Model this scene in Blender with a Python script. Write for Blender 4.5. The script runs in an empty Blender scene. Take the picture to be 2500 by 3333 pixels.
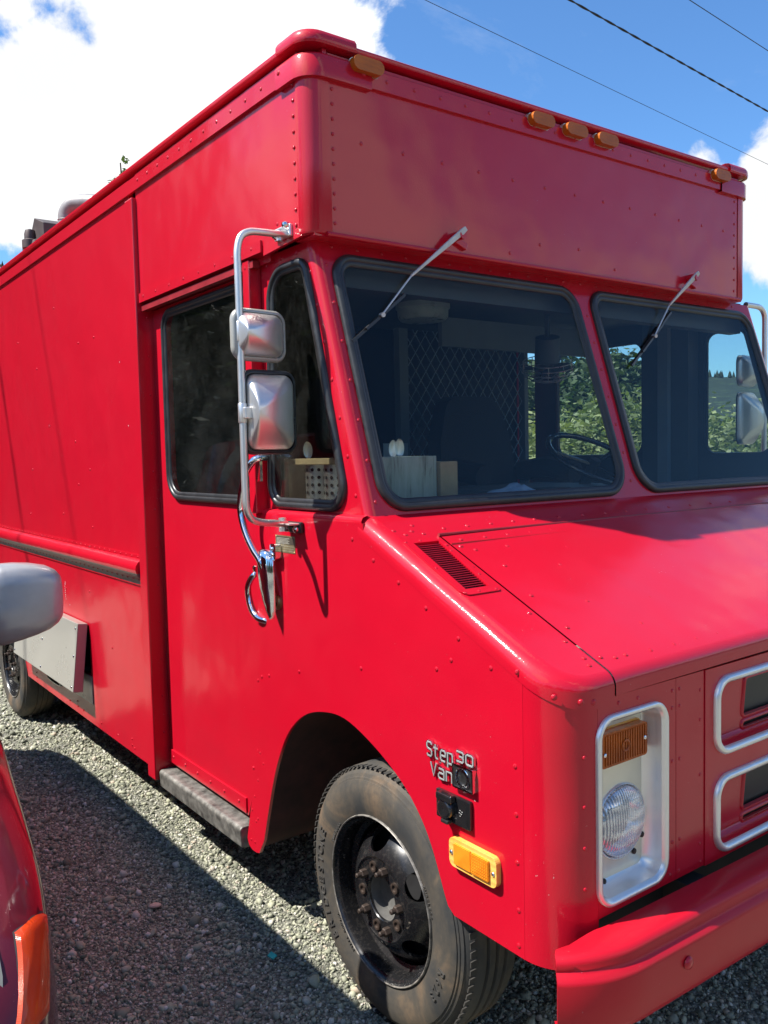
import bpy, bmesh, math, random
import numpy as np
from mathutils import Vector, Matrix, noise as mnoise
from mathutils.geometry import tessellate_polygon
R = math.radians
S = bpy.context.scene
COL = S.collection

# ------------------------------------------------------------------ camera
cd = bpy.data.cameras.new('camera')
cam = bpy.data.objects.new('camera', cd); COL.objects.link(cam)
cam.location = (-1.4414, -2.2871, 1.7432)
cam.rotation_euler = (1.5039, 0.0227, -0.6404)
cd.sensor_fit = 'VERTICAL'; cd.sensor_height = 24.0
cd.lens = 24.0 * 2795.54 / 3333.0
cd.clip_start = 0.05; cd.clip_end = 9000
S.camera = cam

# ------------------------------------------------------------------ sun, sky, exposure
SUN = Vector((-0.532, 0.2485, 0.8096)).normalized()      # towards the sun
sd = bpy.data.lights.new('sun', 'SUN'); sd.energy = 5.0; sd.angle = R(0.53); sd.color = (1.0, 0.955, 0.88)
sun = bpy.data.objects.new('sun', sd); COL.objects.link(sun)
sun.location = (-20, 9, 30); sun.rotation_euler = SUN.to_track_quat('Z', 'Y').to_euler()
W = bpy.data.worlds.new('World'); S.world = W; W.use_nodes = True
nt = W.node_tree; nt.nodes.clear(); N = nt.nodes.new; L = nt.links.new
out = N('ShaderNodeOutputWorld'); bg = N('ShaderNodeBackground'); L(bg.outputs[0], out.inputs[0])
bg.inputs[1].default_value = 0.092
sky = N('ShaderNodeTexSky'); sky.sky_type = 'NISHITA'; sky.sun_disc = False
sky.sun_elevation = math.asin(SUN.z); sky.sun_rotation = math.atan2(SUN.x, SUN.y)
sky.altitude = 100; sky.air_density = 1.0; sky.dust_density = 0.3; sky.ozone_density = 2.4
tc = N('ShaderNodeTexCoord')
def wmath(op, a, b=None, c=None):
    n = N('ShaderNodeMath'); n.operation = op
    for i, v in enumerate((a, b, c)):
        if v is None: continue
        if isinstance(v, (int, float)): n.inputs[i].default_value = v
        else: L(v, n.inputs[i])
    return n.outputs[0]
def wnoise(scale, detail, rough, dist=0.0, vec=None):
    n = N('ShaderNodeTexNoise'); n.inputs['Scale'].default_value = scale; n.inputs['Detail'].default_value = detail
    n.inputs['Roughness'].default_value = rough; n.inputs['Distortion'].default_value = dist
    L(vec or tc.outputs['Generated'], n.inputs['Vector']); return n.outputs['Fac']
def lobe(d, ang):
    n = N('ShaderNodeVectorMath'); n.operation = 'DOT_PRODUCT'; L(tc.outputs['Generated'], n.inputs[0])
    n.inputs[1].default_value = Vector(d).normalized()
    a = wmath('ARCCOSINE', wmath('MINIMUM', n.outputs['Value'], 0.99999))
    return wmath('MULTIPLY', wmath('SUBTRACT', R(ang), a), 1.0 / R(8))         # degrees inside the rim, over eight
dens = None
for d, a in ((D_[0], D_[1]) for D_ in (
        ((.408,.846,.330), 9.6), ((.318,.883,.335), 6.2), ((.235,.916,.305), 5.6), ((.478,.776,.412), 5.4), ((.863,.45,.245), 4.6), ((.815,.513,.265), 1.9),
        ((-.53,.80,.29), 6.0), ((.52,-.82,.25), 10.5), ((.80,-.58,.12), 6), ((.25,-.9,.42), 7), ((.85,.23,.47), 2.0), ((-.72,-.25,.52), 13), ((.25,.25,.93), 12))):  # last two lobes: unseen clouds added to whiten the ambient light
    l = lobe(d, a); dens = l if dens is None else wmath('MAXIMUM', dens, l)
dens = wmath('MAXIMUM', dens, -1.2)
n1 = wnoise(8.5, 11, 0.60, 0.25); n2 = wnoise(1.9, 4, 0.5)
gen = wmath('MULTIPLY', wmath('SUBTRACT', n2, 0.59), 4.0)                     # fair-weather cumulus everywhere else
dens = wmath('MAXIMUM', dens, gen)
clr = None                                                                     # the blue gaps between the banks
for d, a in (((.73,-.50,.47), 17), ((.62,.62,.48), 13), ((-.35,.78,.52), 12)):
    l = lobe(d, a); clr = l if clr is None else wmath('MAXIMUM', clr, l)
vis = wmath('MAXIMUM', lobe((.80,.53,.25), 8), lobe((.45,.80,.38), 14))
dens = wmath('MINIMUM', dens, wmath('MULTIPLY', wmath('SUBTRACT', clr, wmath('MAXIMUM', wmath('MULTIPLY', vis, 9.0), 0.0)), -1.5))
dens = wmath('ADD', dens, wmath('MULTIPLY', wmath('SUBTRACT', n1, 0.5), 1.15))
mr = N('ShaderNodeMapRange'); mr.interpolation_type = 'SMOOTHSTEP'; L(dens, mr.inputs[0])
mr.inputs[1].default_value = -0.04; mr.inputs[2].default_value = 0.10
wisp = N('ShaderNodeMapRange'); L(wnoise(3.4, 8, 0.66, 0.8), wisp.inputs[0])
wisp.inputs[1].default_value = 0.55; wisp.inputs[2].default_value = 0.85; wisp.inputs[4].default_value = 0.24
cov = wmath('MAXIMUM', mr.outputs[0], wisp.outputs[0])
shade = N('ShaderNodeMapRange'); L(wmath('ADD', wnoise(3.6, 5, 0.55, 0.2), wmath('MULTIPLY', dens, 0.10)), shade.inputs[0])
shade.inputs[1].default_value = 0.40; shade.inputs[2].default_value = 0.60; shade.inputs[3].default_value = 5.7; shade.inputs[4].default_value = 6.8
cc = N('ShaderNodeCombineColor'); 
for i, k in enumerate((0.985, 1.0, 1.01)): L(wmath('MULTIPLY', shade.outputs[0], k), cc.inputs[i])
tint = N('ShaderNodeMixRGB'); tint.blend_type = 'MULTIPLY'; tint.inputs[0].default_value = 1.0
L(sky.outputs[0], tint.inputs[1]); tint.inputs[2].default_value = (0.62, 0.94, 1.22, 1)
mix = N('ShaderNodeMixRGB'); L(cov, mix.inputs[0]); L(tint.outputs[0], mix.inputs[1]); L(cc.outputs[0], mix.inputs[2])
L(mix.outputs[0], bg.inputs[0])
S.view_settings.view_transform = 'Standard'; S.view_settings.look = 'None'
S.view_settings.exposure = 0.95; S.view_settings.gamma = 1.0; S.view_settings.use_curve_mapping = False
S.cycles.max_bounces = 10; S.cycles.transparent_max_bounces = 16

# ------------------------------------------------------------------ materials
class NT:
    def __init__(s, name):
        s.m = bpy.data.materials.new(name); s.m.use_nodes = True; s.t = s.m.node_tree
        s.b = s.t.nodes['Principled BSDF']; s.o = s.t.nodes['Material Output']
        s._c = None
    def n(s, t, **k):
        x = s.t.nodes.new(t)
        for a, v in k.items():
            if hasattr(x, a): setattr(x, a, v)
            else: x.inputs[a].default_value = v
        return x
    def l(s, a, b): s.t.links.new(a, b)
    def coord(s):
        if s._c is None: s._c = s.n('ShaderNodeTexCoord').outputs['Object']
        return s._c
    def noise(s, scale, detail=4, rough=0.55, dist=0, vec=None):
        x = s.n('ShaderNodeTexNoise'); x.inputs['Scale'].default_value = scale; x.inputs['Detail'].default_value = detail
        x.inputs['Roughness'].default_value = rough; x.inputs['Distortion'].default_value = dist
        s.l(vec or s.coord(), x.inputs['Vector']); return x.outputs['Fac']
    def ramp(s, fac, stops):
        x = s.n('ShaderNodeValToRGB'); e = x.color_ramp.elements
        while len(e) < len(stops): e.new(0.5)
        for i, (p, c) in enumerate(stops):
            e[i].position = p; e[i].color = (c, c, c, 1) if isinstance(c, (int, float)) else (*c, 1)
        s.l(fac, x.inputs[0]); return x.outputs[0]
    def mix(s, f, a, b, bt='MIX'):
        x = s.n('ShaderNodeMixRGB', blend_type=bt)
        for i, v in enumerate((f, a, b)):
            if isinstance(v, (int, float)): x.inputs[i].default_value = v if i == 0 else (v, v, v, 1)
            elif isinstance(v, tuple): x.inputs[i].default_value = (*v, 1)
            else: s.l(v, x.inputs[i])
        return x.outputs[0]
    def bump(s, h, strength, dist=0.01):
        x = s.n('ShaderNodeBump'); x.inputs['Strength'].default_value = strength; x.inputs['Distance'].default_value = dist
        s.l(h, x.inputs['Height']); s.l(x.outputs[0], s.b.inputs['Normal']); return x
    def set(s, **k):
        for a, v in k.items():
            i = s.b.inputs[a.replace('_', ' ')]
            if hasattr(v, 'links'): s.l(v, i)
            elif isinstance(v, tuple): i.default_value = (*v, 1) if len(v) == 3 and i.type == 'RGBA' else v
            else: i.default_value = v
        return s
def simple(name, col, rough=0.5, metal=0.0, var=0.12, sc=18, bump=0.0, **k):
    t = NT(name); f = t.noise(sc, 5, 0.6)
    c = t.ramp(f, [(0.3, tuple(x * (1 - var) for x in col)), (0.7, tuple(min(1, x * (1 + var)) for x in col))])
    t.set(Base_Color=c, Metallic=metal, **k)
    r = t.ramp(f, [(0.25, max(0.0, rough - 0.06)), (0.75, min(1, rough + 0.06))]); t.set(Roughness=r)
    if bump: t.bump(t.noise(sc * 6, 4, 0.6), bump, 0.004)
    return t.m
def paint(name, col, wob=0.22):
    t = NT(name)
    big = t.noise(1.3, 3, 0.5); fine = t.noise(220, 2, 0.5)
    c = t.mix(t.ramp(t.noise(0.9, 3, 0.6), [(0.3, 0.0), (0.75, 0.5)]), col, (col[0] * .90, col[1] * 1.3 + .002, col[2] * 1.25))
    sp = t.ramp(t.noise(150, 2, 0.5), [(0.735, 0.0), (0.77, 1.0)])
    sp2 = t.mix(1.0, sp, t.ramp(t.noise(5.5, 3, 0.6), [(0.5, 0.0), (0.62, 1.0)]), 'MULTIPLY')
    c = t.mix(sp2, c, (0.45, 0.25, 0.25))
    c = t.mix(t.ramp(t.noise(3.2, 6, 0.68, 0.4), [(0.46, 0.0), (0.85, 0.02)]), c, (0.34, 0.17, 0.16))
    t.set(Base_Color=c, Roughness=0.5, Specular_IOR_Level=0.12, Coat_Weight=0.9, Coat_Roughness=t.ramp(t.noise(2.2, 4, 0.6), [(0.3, 0.05), (0.7, 0.12)]))
    h = t.mix(0.012, big, fine); x = t.bump(h, wob, 0.10); t.l(x.outputs[0], t.b.inputs['Coat Normal'])
    return t.m
def glass(name, tint, dust=0.04, reflect=1.0):
    t = NT(name); t.t.nodes.remove(t.b)
    tr = t.n('ShaderNodeBsdfTransparent'); tr.inputs[0].default_value = (*tint, 1)
    gl = t.n('ShaderNodeBsdfGlossy'); gl.inputs['Roughness'].default_value = 0.012
    df = t.n('ShaderNodeBsdfDiffuse'); df.inputs[0].default_value = (.55, .55, .5, 1)
    fr = t.n('ShaderNodeFresnel'); gb = t.n('ShaderNodeNewGeometry'); io = t.n('ShaderNodeMath', operation='MULTIPLY_ADD'); t.l(gb.outputs['Backfacing'], io.inputs[0]); io.inputs[1].default_value = 1 / 1.52 - 1.52; io.inputs[2].default_value = 1.52; t.l(io.outputs[0], fr.inputs[0])
    f2 = t.n('ShaderNodeMath', operation='MULTIPLY'); t.l(fr.outputs[0], f2.inputs[0]); f2.inputs[1].default_value = 0.8 * reflect
    m1 = t.n('ShaderNodeMixShader'); t.l(f2.outputs[0], m1.inputs[0]); t.l(tr.outputs[0], m1.inputs[1]); t.l(gl.outputs[0], m1.inputs[2])
    ms = t.n('ShaderNodeMapping'); ms.inputs['Scale'].default_value = (1, 9, 1.2); t.l(t.coord(), ms.inputs[0])
    d = t.mix(0.5, t.ramp(t.noise(5, 6, 0.65, 0.3), [(0.42, 0.1), (0.8, 1.0)]), t.ramp(t.noise(14, 5, 0.7, 0, ms.outputs[0]), [(0.5, 0.0), (0.8, 1.0)]))
    d = t.mix(1.0, d, dust, 'MULTIPLY')
    m2 = t.n('ShaderNodeMixShader'); t.l(d, m2.inputs[0]); t.l(m1.outputs[0], m2.inputs[1]); t.l(df.outputs[0], m2.inputs[2])
    t.l(m2.outputs[0], t.o.inputs[0]); return t.m
def lens(name, col, dark, rough=0.12, wave=90, trans=0.35):
    t = NT(name); w = t.n('ShaderNodeTexWave', bands_direction='Z'); w.inputs['Scale'].default_value = wave; t.l(t.coord(), w.inputs[0])
    c = t.mix(t.ramp(t.noise(16, 3), [(0.3, 0.0), (0.7, 1.0)]), col, dark)
    t.set(Base_Color=c, Roughness=rough, Specular_IOR_Level=.25, Coat_Weight=0.15 if trans == 0 else .4, Coat_Roughness=0.05, Subsurface_Weight=trans, Subsurface_Radius=(.02, .008, .002))
    t.bump(w.outputs['Fac'], 0.25, 0.002); return t.m
def leafmat(name, a, b):
    t = NT(name); g = t.n('ShaderNodeNewGeometry')
    c = t.ramp(g.outputs['Random Per Island'], [(0.0, a), (1.0, b)])
    t.set(Base_Color=c, Roughness=0.55)
    tl = t.n('ShaderNodeBsdfTranslucent'); t.l(t.mix(1.0, c, (1.2, 1.3, .5), 'MULTIPLY'), tl.inputs[0])
    m = t.n('ShaderNodeMixShader'); m.inputs[0].default_value = 0.3
    t.l(t.b.outputs[0], m.inputs[1]); t.l(tl.outputs[0], m.inputs[2]); t.l(m.outputs[0], t.o.inputs[0]); return t.m

M = {}
M['red'] = paint('red_paint', (0.50, 0.0020, 0.0165))
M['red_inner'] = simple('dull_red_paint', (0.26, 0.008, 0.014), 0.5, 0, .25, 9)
M['arch'] = simple('muddy_arch_paint', (0.050, 0.016, 0.013), 0.8, 0, .6, 9)
M['rubber'] = simple('black_rubber', (0.022, 0.023, 0.024), 0.38, 0, .4, 20, .05)
M['black'] = simple('black_interior', (0.012, 0.012, 0.014), 0.8)
M['gloss_black'] = simple('gloss_black', (0.012, 0.012, 0.013), 0.22, 0, .3, 14, 0.03, Coat_Weight=0.6, Coat_Roughness=0.1)
M['matt_black'] = simple('matt_black_plastic', (0.016, 0.016, 0.016), 0.4, 0, .3, 30, .05)
M['chrome'] = simple('chrome', (0.80, 0.80, 0.80), 0.07, 1.0, .05, 8)
M['steel'] = simple('brushed_steel', (0.80, 0.765, 0.72), 0.36, .85, .06, 9, .02)
M['alu'] = simple('anodised_aluminium', (0.84, 0.83, 0.80), 0.34, 0.75, .05, 7)
M['bright'] = simple('bright_reflector', (0.92, 0.92, 0.92), 0.14, 0.9, .03, 8)
M['alu_dull'] = simple('dull_aluminium', (0.74, 0.71, 0.60), 0.34, 0.6, .05, 6)
M['hub_alu'] = simple('cast_grey_metal', (0.13, 0.127, 0.12), 0.65, 0.3, .2, 40)
M['rust'] = simple('rusty_steel', (0.050, 0.034, 0.026), 0.6, 0.35, .5, 60, .2)
M['grey_panel'] = simple('grey_metal_panel', (0.36, 0.355, 0.32), 0.30, 0.15, .06, 3, 0, Coat_Weight=0.3, Coat_Roughness=0.1)
M['step'] = simple('worn_step_metal', (0.17, 0.165, 0.15), 0.5, 0.4, .65, 24, .25)
M['dark_under'] = simple('underbody_dirt', (0.02, 0.018, 0.016), 0.9)
M['belt_grey'] = simple('scuffed_rail_edge', (0.17, 0.14, 0.125), 0.4, 0.2, .4, 12)  # grey of the ground reflected in the rail's underside, put into the colour
M['amber'] = lens('amber_lens', (0.85, 0.30, 0.02), (0.70, 0.20, 0.012))
M['amber_pale'] = lens('pale_amber_bezel', (0.85, 0.48, 0.12), (0.75, 0.38, 0.07), .2, 20)
M['amber_dark'] = lens('brown_amber_lens', (0.52, 0.110, 0.008), (0.26, 0.045, 0.005), .2, 130, .0)
M['amber_faded'] = lens('faded_amber_lens', (0.50, 0.125, 0.012), (0.36, 0.085, 0.010), .4, 20, .0)
M['car_lamp'] = lens('orange_red_lens', (0.55, 0.048, 0.004), (0.42, 0.030, 0.004), .2, 220, .2)
M['glass'] = glass('tinted_glass', (0.86, 0.90, 0.89), 0.012, .50)
M['bumper_red'] = paint('satin_red_paint', (0.47, 0.0028, 0.0145), .06)
b_ = M['bumper_red'].node_tree.nodes['Principled BSDF']; [M['bumper_red'].node_tree.links.remove(l) for l in list(b_.inputs['Coat Roughness'].links)]; b_.inputs['Coat Roughness'].default_value = .30; b_.inputs['Coat Weight'].default_value = .5
M['side_glass'] = glass('dusty_side_glass', (0.74, 0.76, 0.74), 0.035, 1.0)
M['brass'] = simple('brass', (0.50, 0.36, 0.16), 0.35, 0.9, .2, 60)
M['plate'] = simple('data_plate', (0.24, 0.19, 0.10), 0.45, 0.5, .3, 40)
M['plate_dark'] = simple('data_plate_print', (0.05, 0.04, 0.028), 0.5)
M['plate_pale'] = simple('plate_scratch', (0.5, 0.47, 0.38), 0.5)
M['silver_arm'] = simple('silver_wiper_paint', (0.52, 0.52, 0.52), 0.35, 0.5)
M['cloth'] = simple('blue_cloth', (0.22, 0.28, 0.38), 0.95, 0, .25, 30, .3)
M['seat'] = simple('dark_seat_vinyl', (0.012, 0.012, 0.015), 0.75, 0, .2)
M['paper'] = simple('pale_card', (0.40, 0.46, 0.48), 0.8)
M['card'] = simple('cardboard', (0.34, 0.24, 0.13), 0.85)
M['interior'] = simple('interior_grey_paint', (0.050, 0.054, 0.056), 0.6, 0, .15, 5)
M['interior_pale'] = simple('interior_pale_paint', (0.17, 0.19, 0.20), 0.6, 0, .1, 5)
M['dome'] = simple('milky_dome', (0.36, 0.41, 0.38), 0.3)
M['badge_face'] = simple('badge_grey_face', (0.42, 0.42, 0.41), .4, .4)
M['wire'] = simple('fan_wire', (0.42, 0.42, 0.42), 0.3, .8)
M['duct'] = simple('galvanised_duct', (0.26, 0.245, 0.24), 0.5, .3, .2, 6)
M['vent_brown'] = simple('brown_vent_paint', (0.085, 0.065, 0.062), 0.55, 0.3, .25, 10)
M['cable'] = simple('cable_sheath', (0.02, 0.02, 0.022), 0.6)
M['pole'] = simple('weathered_pole', (0.16, 0.12, 0.09), 0.9, 0, .3, 10, .3)
M['car_paint'] = paint('dark_red_car_paint', (0.075, 0.0030, 0.010), 0.03)
M['car_plastic'] = simple('grey_car_plastic', (0.36, 0.355, 0.36), 0.34, 0.35, .06, 20, 0, Coat_Weight=.35, Coat_Roughness=.18)
M['car_glass'] = simple('dark_car_glass', (0.012, 0.014, 0.015), 0.05)
M['car_clear'] = simple('clear_lamp', (0.13, 0.13, 0.12), 0.12)
M['bark'] = simple('bark', (0.09, 0.07, 0.05), 0.9, 0, .3, 12, .4)
M['leaf_bush'] = leafmat('bush_leaves', (0.11, 0.16, 0.055), (0.32, 0.35, 0.17))
M['leaf_tree'] = leafmat('tree_leaves', (0.030, 0.066, 0.026), (0.095, 0.135, 0.058))
M['leaf_fir'] = leafmat('fir_needles', (0.012, 0.026, 0.012), (0.035, 0.055, 0.025))
M['leaf_dark'] = leafmat('dark_broad_leaves', (0.016, 0.032, 0.014), (0.050, 0.070, 0.030))
M['leaf_maple'] = leafmat('maple_leaves', (0.07, 0.10, 0.03), (0.20, 0.10, 0.06))
M['scrap'] = simple('turquoise_plastic', (0.02, 0.42, 0.40), 0.4)
M['pink_stone'] = simple('pinkish_stone', (0.60, 0.42, 0.33), 0.8, 0, .2, 60)

def tyre_mat():
    t = NT('muddy_tyre'); f = t.noise(5.2, 6, 0.62, 0.6); g = t.noise(60, 3, .6)
    c = t.ramp(f, [(0.36, (0.030, 0.031, 0.031)), (0.52, (0.066, 0.056, 0.043)), (0.68, (0.150, 0.102, 0.062))])
    c = t.mix(t.ramp(g, [(0.4, 0.0), (0.7, 0.35)]), c, (0.028, 0.028, 0.028))
    t.set(Base_Color=c, Roughness=0.75); t.bump(g, .15, .003); return t.m
M['tyre'] = tyre_mat()
M['tread'] = simple('dusty_tread_rubber', (0.040, 0.037, 0.033), .85, 0, .35, 30, .2)
def rim_mat():
    t = NT('chipped_black_rim'); ch = t.ramp(t.noise(26, 5, .7), [(0.66, 0.0), (0.70, 1.0)]); d = t.ramp(t.noise(90, 3), [(.5, 0), (.8, .25)])
    c = t.mix(ch, t.mix(d, (0.010, 0.010, 0.011), (0.08, .07, .06)), (0.22, 0.19, 0.15))
    t.set(Base_Color=c, Roughness=t.mix(d, .26, .55), Specular_IOR_Level=.35, Coat_Weight=0.3, Coat_Roughness=0.12); return t.m
M['rim'] = rim_mat()
M['rim_lip'] = simple('worn_rim_lip', (0.20, 0.185, 0.165), .5, .35, .8, 30)
def wood_mat():
    t = NT('weathered_ply'); mp = t.n('ShaderNodeMapping'); mp.inputs['Scale'].default_value = (1, 1, 0.12); t.l(t.coord(), mp.inputs[0])
    f = t.noise(45, 6, .65, .6, mp.outputs[0])
    c = t.ramp(f, [(0.30, (0.12, 0.11, 0.075)), (0.48, (0.33, 0.34, 0.27)), (0.75, (0.42, 0.44, 0.37))])
    t.set(Base_Color=c, Roughness=.75); return t.m
M['ply'] = wood_mat()
M['pine'] = simple('bare_pine', (0.52, 0.38, 0.21), .65, 0, .12, 30)
def gravel_base():
    t = NT('gravel_ground'); g = t.n('ShaderNodeTexCoord').outputs['Object']
    v = t.n('ShaderNodeTexVoronoi'); v.inputs['Scale'].default_value = 70; t.l(g, v.inputs['Vector'])
    v2 = t.n('ShaderNodeTexVoronoi'); v2.inputs['Scale'].default_value = 160; t.l(g, v2.inputs['Vector'])
    sep = t.n('ShaderNodeSeparateColor'); t.l(v.outputs['Color'], sep.inputs[0])
    c = t.ramp(sep.outputs[0], [(0.0, (0.15, 0.152, 0.120)), (0.5, (0.28, 0.28, 0.225)), (0.9, (0.40, 0.395, 0.32)), (1.0, (0.54, 0.53, 0.46))])
    edge = t.ramp(v.outputs['Distance'], [(0.25, 1.0), (0.75, 0.35)])
    c = t.mix(1.0, c, edge, 'MULTIPLY')
    big = t.ramp(t.noise(1.4, 4, .6), [(0.3, 0.75), (0.7, 1.1)]); c = t.mix(1.0, c, big, 'MULTIPLY')
    t.set(Base_Color=c, Roughness=.95)
    h = t.mix(.35, v.outputs['Distance'], v2.outputs['Distance']); x = t.bump(h, 1.0, -0.012); return t.m
M['gravel'] = gravel_base()
def pebble_mat():
    t = NT('pebbles'); g = t.n('ShaderNodeNewGeometry')
    c = t.ramp(g.outputs['Random Per Island'], [(0.0, (0.11, 0.117, 0.084)), (0.30, (0.245, 0.255, 0.185)), (0.55, (0.43, 0.435, 0.31)), (0.75, (0.30, 0.305, 0.225)),
                                               (0.90, (0.62, 0.60, 0.52)), (0.97, (0.44, 0.35, 0.26)), (1.0, (0.74, 0.72, 0.65))])
    c = t.mix(t.ramp(t.noise(240, 3, .6), [(.35, 0.0), (.75, .35)]), c, (0.22, .215, .18))
    t.set(Base_Color=c, Roughness=.85); return t.m
M['pebble'] = pebble_mat()
def hill_mat():
    t = NT('forest_hill'); f = t.noise(.05, 6, .7)
    c = t.ramp(f, [(0.40, (0.006, 0.017, 0.016)), (0.56, (0.014, 0.030, 0.020)), (0.66, (0.050, 0.085, 0.034))])
    t.set(Base_Color=c, Roughness=1.0); return t.m
M['hill'] = hill_mat()

# ------------------------------------------------------------------ mesh helpers
WL = {}                                                # world location of every object we make
def wl(o): return WL[o.name]
def link(o, parent, loc):
    COL.objects.link(o); WL[o.name] = Vector(loc)
    if parent is not None: o.parent = parent; o.location = Vector(loc) - wl(parent)
    else: o.location = loc
    return o
def empty(name, loc, parent=None):
    o = bpy.data.objects.new(name, None); o.empty_display_size = 0.1
    return link(o, parent, loc)
def tag(o, label=None, cat=None, group=None, kind=None):
    for k, v in (('label', label), ('category', cat), ('group', group), ('kind', kind)):
        if v: o[k] = v
    return o
class MB:
    def __init__(s): s.v = []; s.f = []
    def add(s, vs, fs):
        o = len(s.v); s.v += [tuple(p) for p in vs]; s.f += [tuple(i + o for i in f) for f in fs]; return s
    def box(s, x0, x1, y0, y1, z0, z1):
        vs = [(x, y, z) for x in (x0, x1) for y in (y0, y1) for z in (z0, z1)]
        return s.add(vs, [(0, 1, 3, 2), (4, 6, 7, 5), (0, 4, 5, 1), (2, 3, 7, 6), (0, 2, 6, 4), (1, 5, 7, 3)])
    def obox(s, c, ax, ay, az, hx, hy, hz):
        c = Vector(c); ax, ay, az = (Vector(a).normalized() for a in (ax, ay, az))
        vs = [c + ax * (i * hx) + ay * (j * hy) + az * (k * hz) for i in (-1, 1) for j in (-1, 1) for k in (-1, 1)]
        return s.add(vs, [(0, 1, 3, 2), (4, 6, 7, 5), (0, 4, 5, 1), (2, 3, 7, 6), (0, 2, 6, 4), (1, 5, 7, 3)])
    def grid(s, rows, cu=False, cv=False, cap0=False, cap1=False):
        n = len(rows[0]); m = len(rows); vs = [p for r in rows for p in r]; fs = []
        for i in range(m if cv else m - 1):
            for j in range(n if cu else n - 1):
                a, b = i * n, ((i + 1) % m) * n; k = (j + 1) % n
                fs.append((a + j, a + k, b + k, b + j))
        if cap0: fs.append(tuple(range(n)))
        if cap1: fs.append(tuple((m - 1) * n + j for j in range(n)))
        return s.add(vs, fs)
    def tube(s, path, r, seg=10, caps=True, closed=False):
        path = [Vector(p) for p in path]; n = len(path); rr = r if isinstance(r, (list, tuple)) else [r] * n
        rows = []; up = None
        for i, p in enumerate(path):
            if closed: t = path[(i + 1) % n] - path[i - 1]
            else: t = path[min(i + 1, n - 1)] - path[max(i - 1, 0)]
            t.normalize()
            if up is None:
                up = Vector((0, 0, 1)) if abs(t.z) < .9 else Vector((1, 0, 0))
            a = up - t * up.dot(t)
            if a.length < 1e-5: a = t.orthogonal()
            a.normalize(); up = a; b = t.cross(a)
            rows.append([p + (a * math.cos(k * 2 * math.pi / seg) + b * math.sin(k * 2 * math.pi / seg)) * rr[i] for k in range(seg)])
        return s.grid(rows, cu=True, cv=closed, cap0=caps and not closed, cap1=caps and not closed)
    def lathe(s, prof, org, ax, seg=48, closed=False, caps=False):
        ax = Vector(ax).normalized(); a = ax.orthogonal().normalized(); b = ax.cross(a); org = Vector(org)
        rows = [[org + ax * h + (a * math.cos(k * 2 * math.pi / seg) + b * math.sin(k * 2 * math.pi / seg)) * r for k in range(seg)] for r, h in prof]
        return s.grid(rows, cu=True, cv=closed, cap0=caps, cap1=caps)
    def prism(s, outer, holes, fn, w0, w1):
        loops = [outer] + list(holes)
        tris = tessellate_polygon([[Vector((u, v, 0)) for u, v in lp] for lp in loops])
        pts = [p for lp in loops for p in lp]; n = len(pts)
        vs = [fn(u, v, w0) for u, v in pts] + [fn(u, v, w1) for u, v in pts]
        fs = [tuple(t) for t in tris] + [tuple(i + n for i in reversed(t)) for t in tris]
        o = 0
        for lp in loops:
            k = len(lp)
            for i in range(k):
                a, b = o + i, o + (i + 1) % k; fs.append((a, b, b + n, a + n))
            o += k
        return s.add(vs, fs)
    def sweep(s, path, nrm, prof, closed=True):
        path = [Vector(p) for p in path]; nrm = Vector(nrm).normalized(); n = len(path); rows = []
        c = sum(path, Vector()) / n
        for i, p in enumerate(path):
            if closed: t = path[(i + 1) % n] - path[i - 1]
            else: t = path[min(i + 1, n - 1)] - path[max(i - 1, 0)]
            o = t.cross(nrm).normalized()
            if closed and o.dot(p - c) < 0: o = -o
            rows.append([p + o * a + nrm * b for a, b in prof])
        return s.grid(rows, cu=True, cv=closed, cap0=not closed, cap1=not closed)
    def build(s, name, mat, parent=None, smooth=35, bevel=0, seg=2, fix=True, label=None, org=None):
        me = bpy.data.meshes.new(name)
        V = np.array(s.v, dtype=float); o = Vector(org) if org is not None else Vector((V.min(0) + V.max(0)) / 2)
        me.from_pydata([tuple(p) for p in (V - np.array(o))], [], s.f)
        if fix:
            bm = bmesh.new(); bm.from_mesh(me); bmesh.ops.recalc_face_normals(bm, faces=bm.faces); bm.to_mesh(me); bm.free()
        me.materials.append(M[mat] if isinstance(mat, str) else mat)
        if smooth:
            me.polygons.foreach_set('use_smooth', [True] * len(me.polygons)); me.set_sharp_from_angle(angle=R(smooth))
        ob = bpy.data.objects.new(name, me); link(ob, parent, o)
        if bevel:
            b = ob.modifiers.new('bevel', 'BEVEL'); b.width = bevel; b.segments = seg; b.limit_method = 'ANGLE'; b.angle_limit = R(40)
        if label: ob['label'] = label
        return ob
def rpoly(pts, rad, n=8):
    """rounded polygon: pts in order, rad one radius or a list"""
    m = len(pts); rad = rad if isinstance(rad, (list, tuple)) else [rad] * m; out = []
    for i in range(m):
        p = Vector(pts[i]); a = (Vector(pts[i - 1]) - p); b = (Vector(pts[(i + 1) % m]) - p)
        la, lb = a.length, b.length; a.normalize(); b.normalize(); r = rad[i]
        if r <= 0: out.append(tuple(p)); continue
        half = a.angle(b) / 2; d = min(r / math.tan(half), la * .49, lb * .49); rr = d * math.tan(half)
        c = p + (a + b).normalized() * (rr / math.sin(half)); p0 = p + a * d - c; p1 = p + b * d - c
        ang = p0.angle_signed(p1)
        for k in range(n + 1):
            t = ang * k / n; q = Matrix.Rotation(-t, 2) @ p0; out.append(tuple(c + q))
    return out
def offset(poly, d):
    n = len(poly); ar = sum(poly[i - 1][0] * poly[i][1] - poly[i][0] * poly[i - 1][1] for i in range(n)); sg = 1 if ar > 0 else -1; out = []
    for i in range(n):
        t = Vector(poly[(i + 1) % n]) - Vector(poly[i - 1])
        if t.length < 1e-9: out.append(poly[i]); continue
        t.normalize(); out.append((poly[i][0] + t.y * d * sg, poly[i][1] - t.x * d * sg))
    return out
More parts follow.
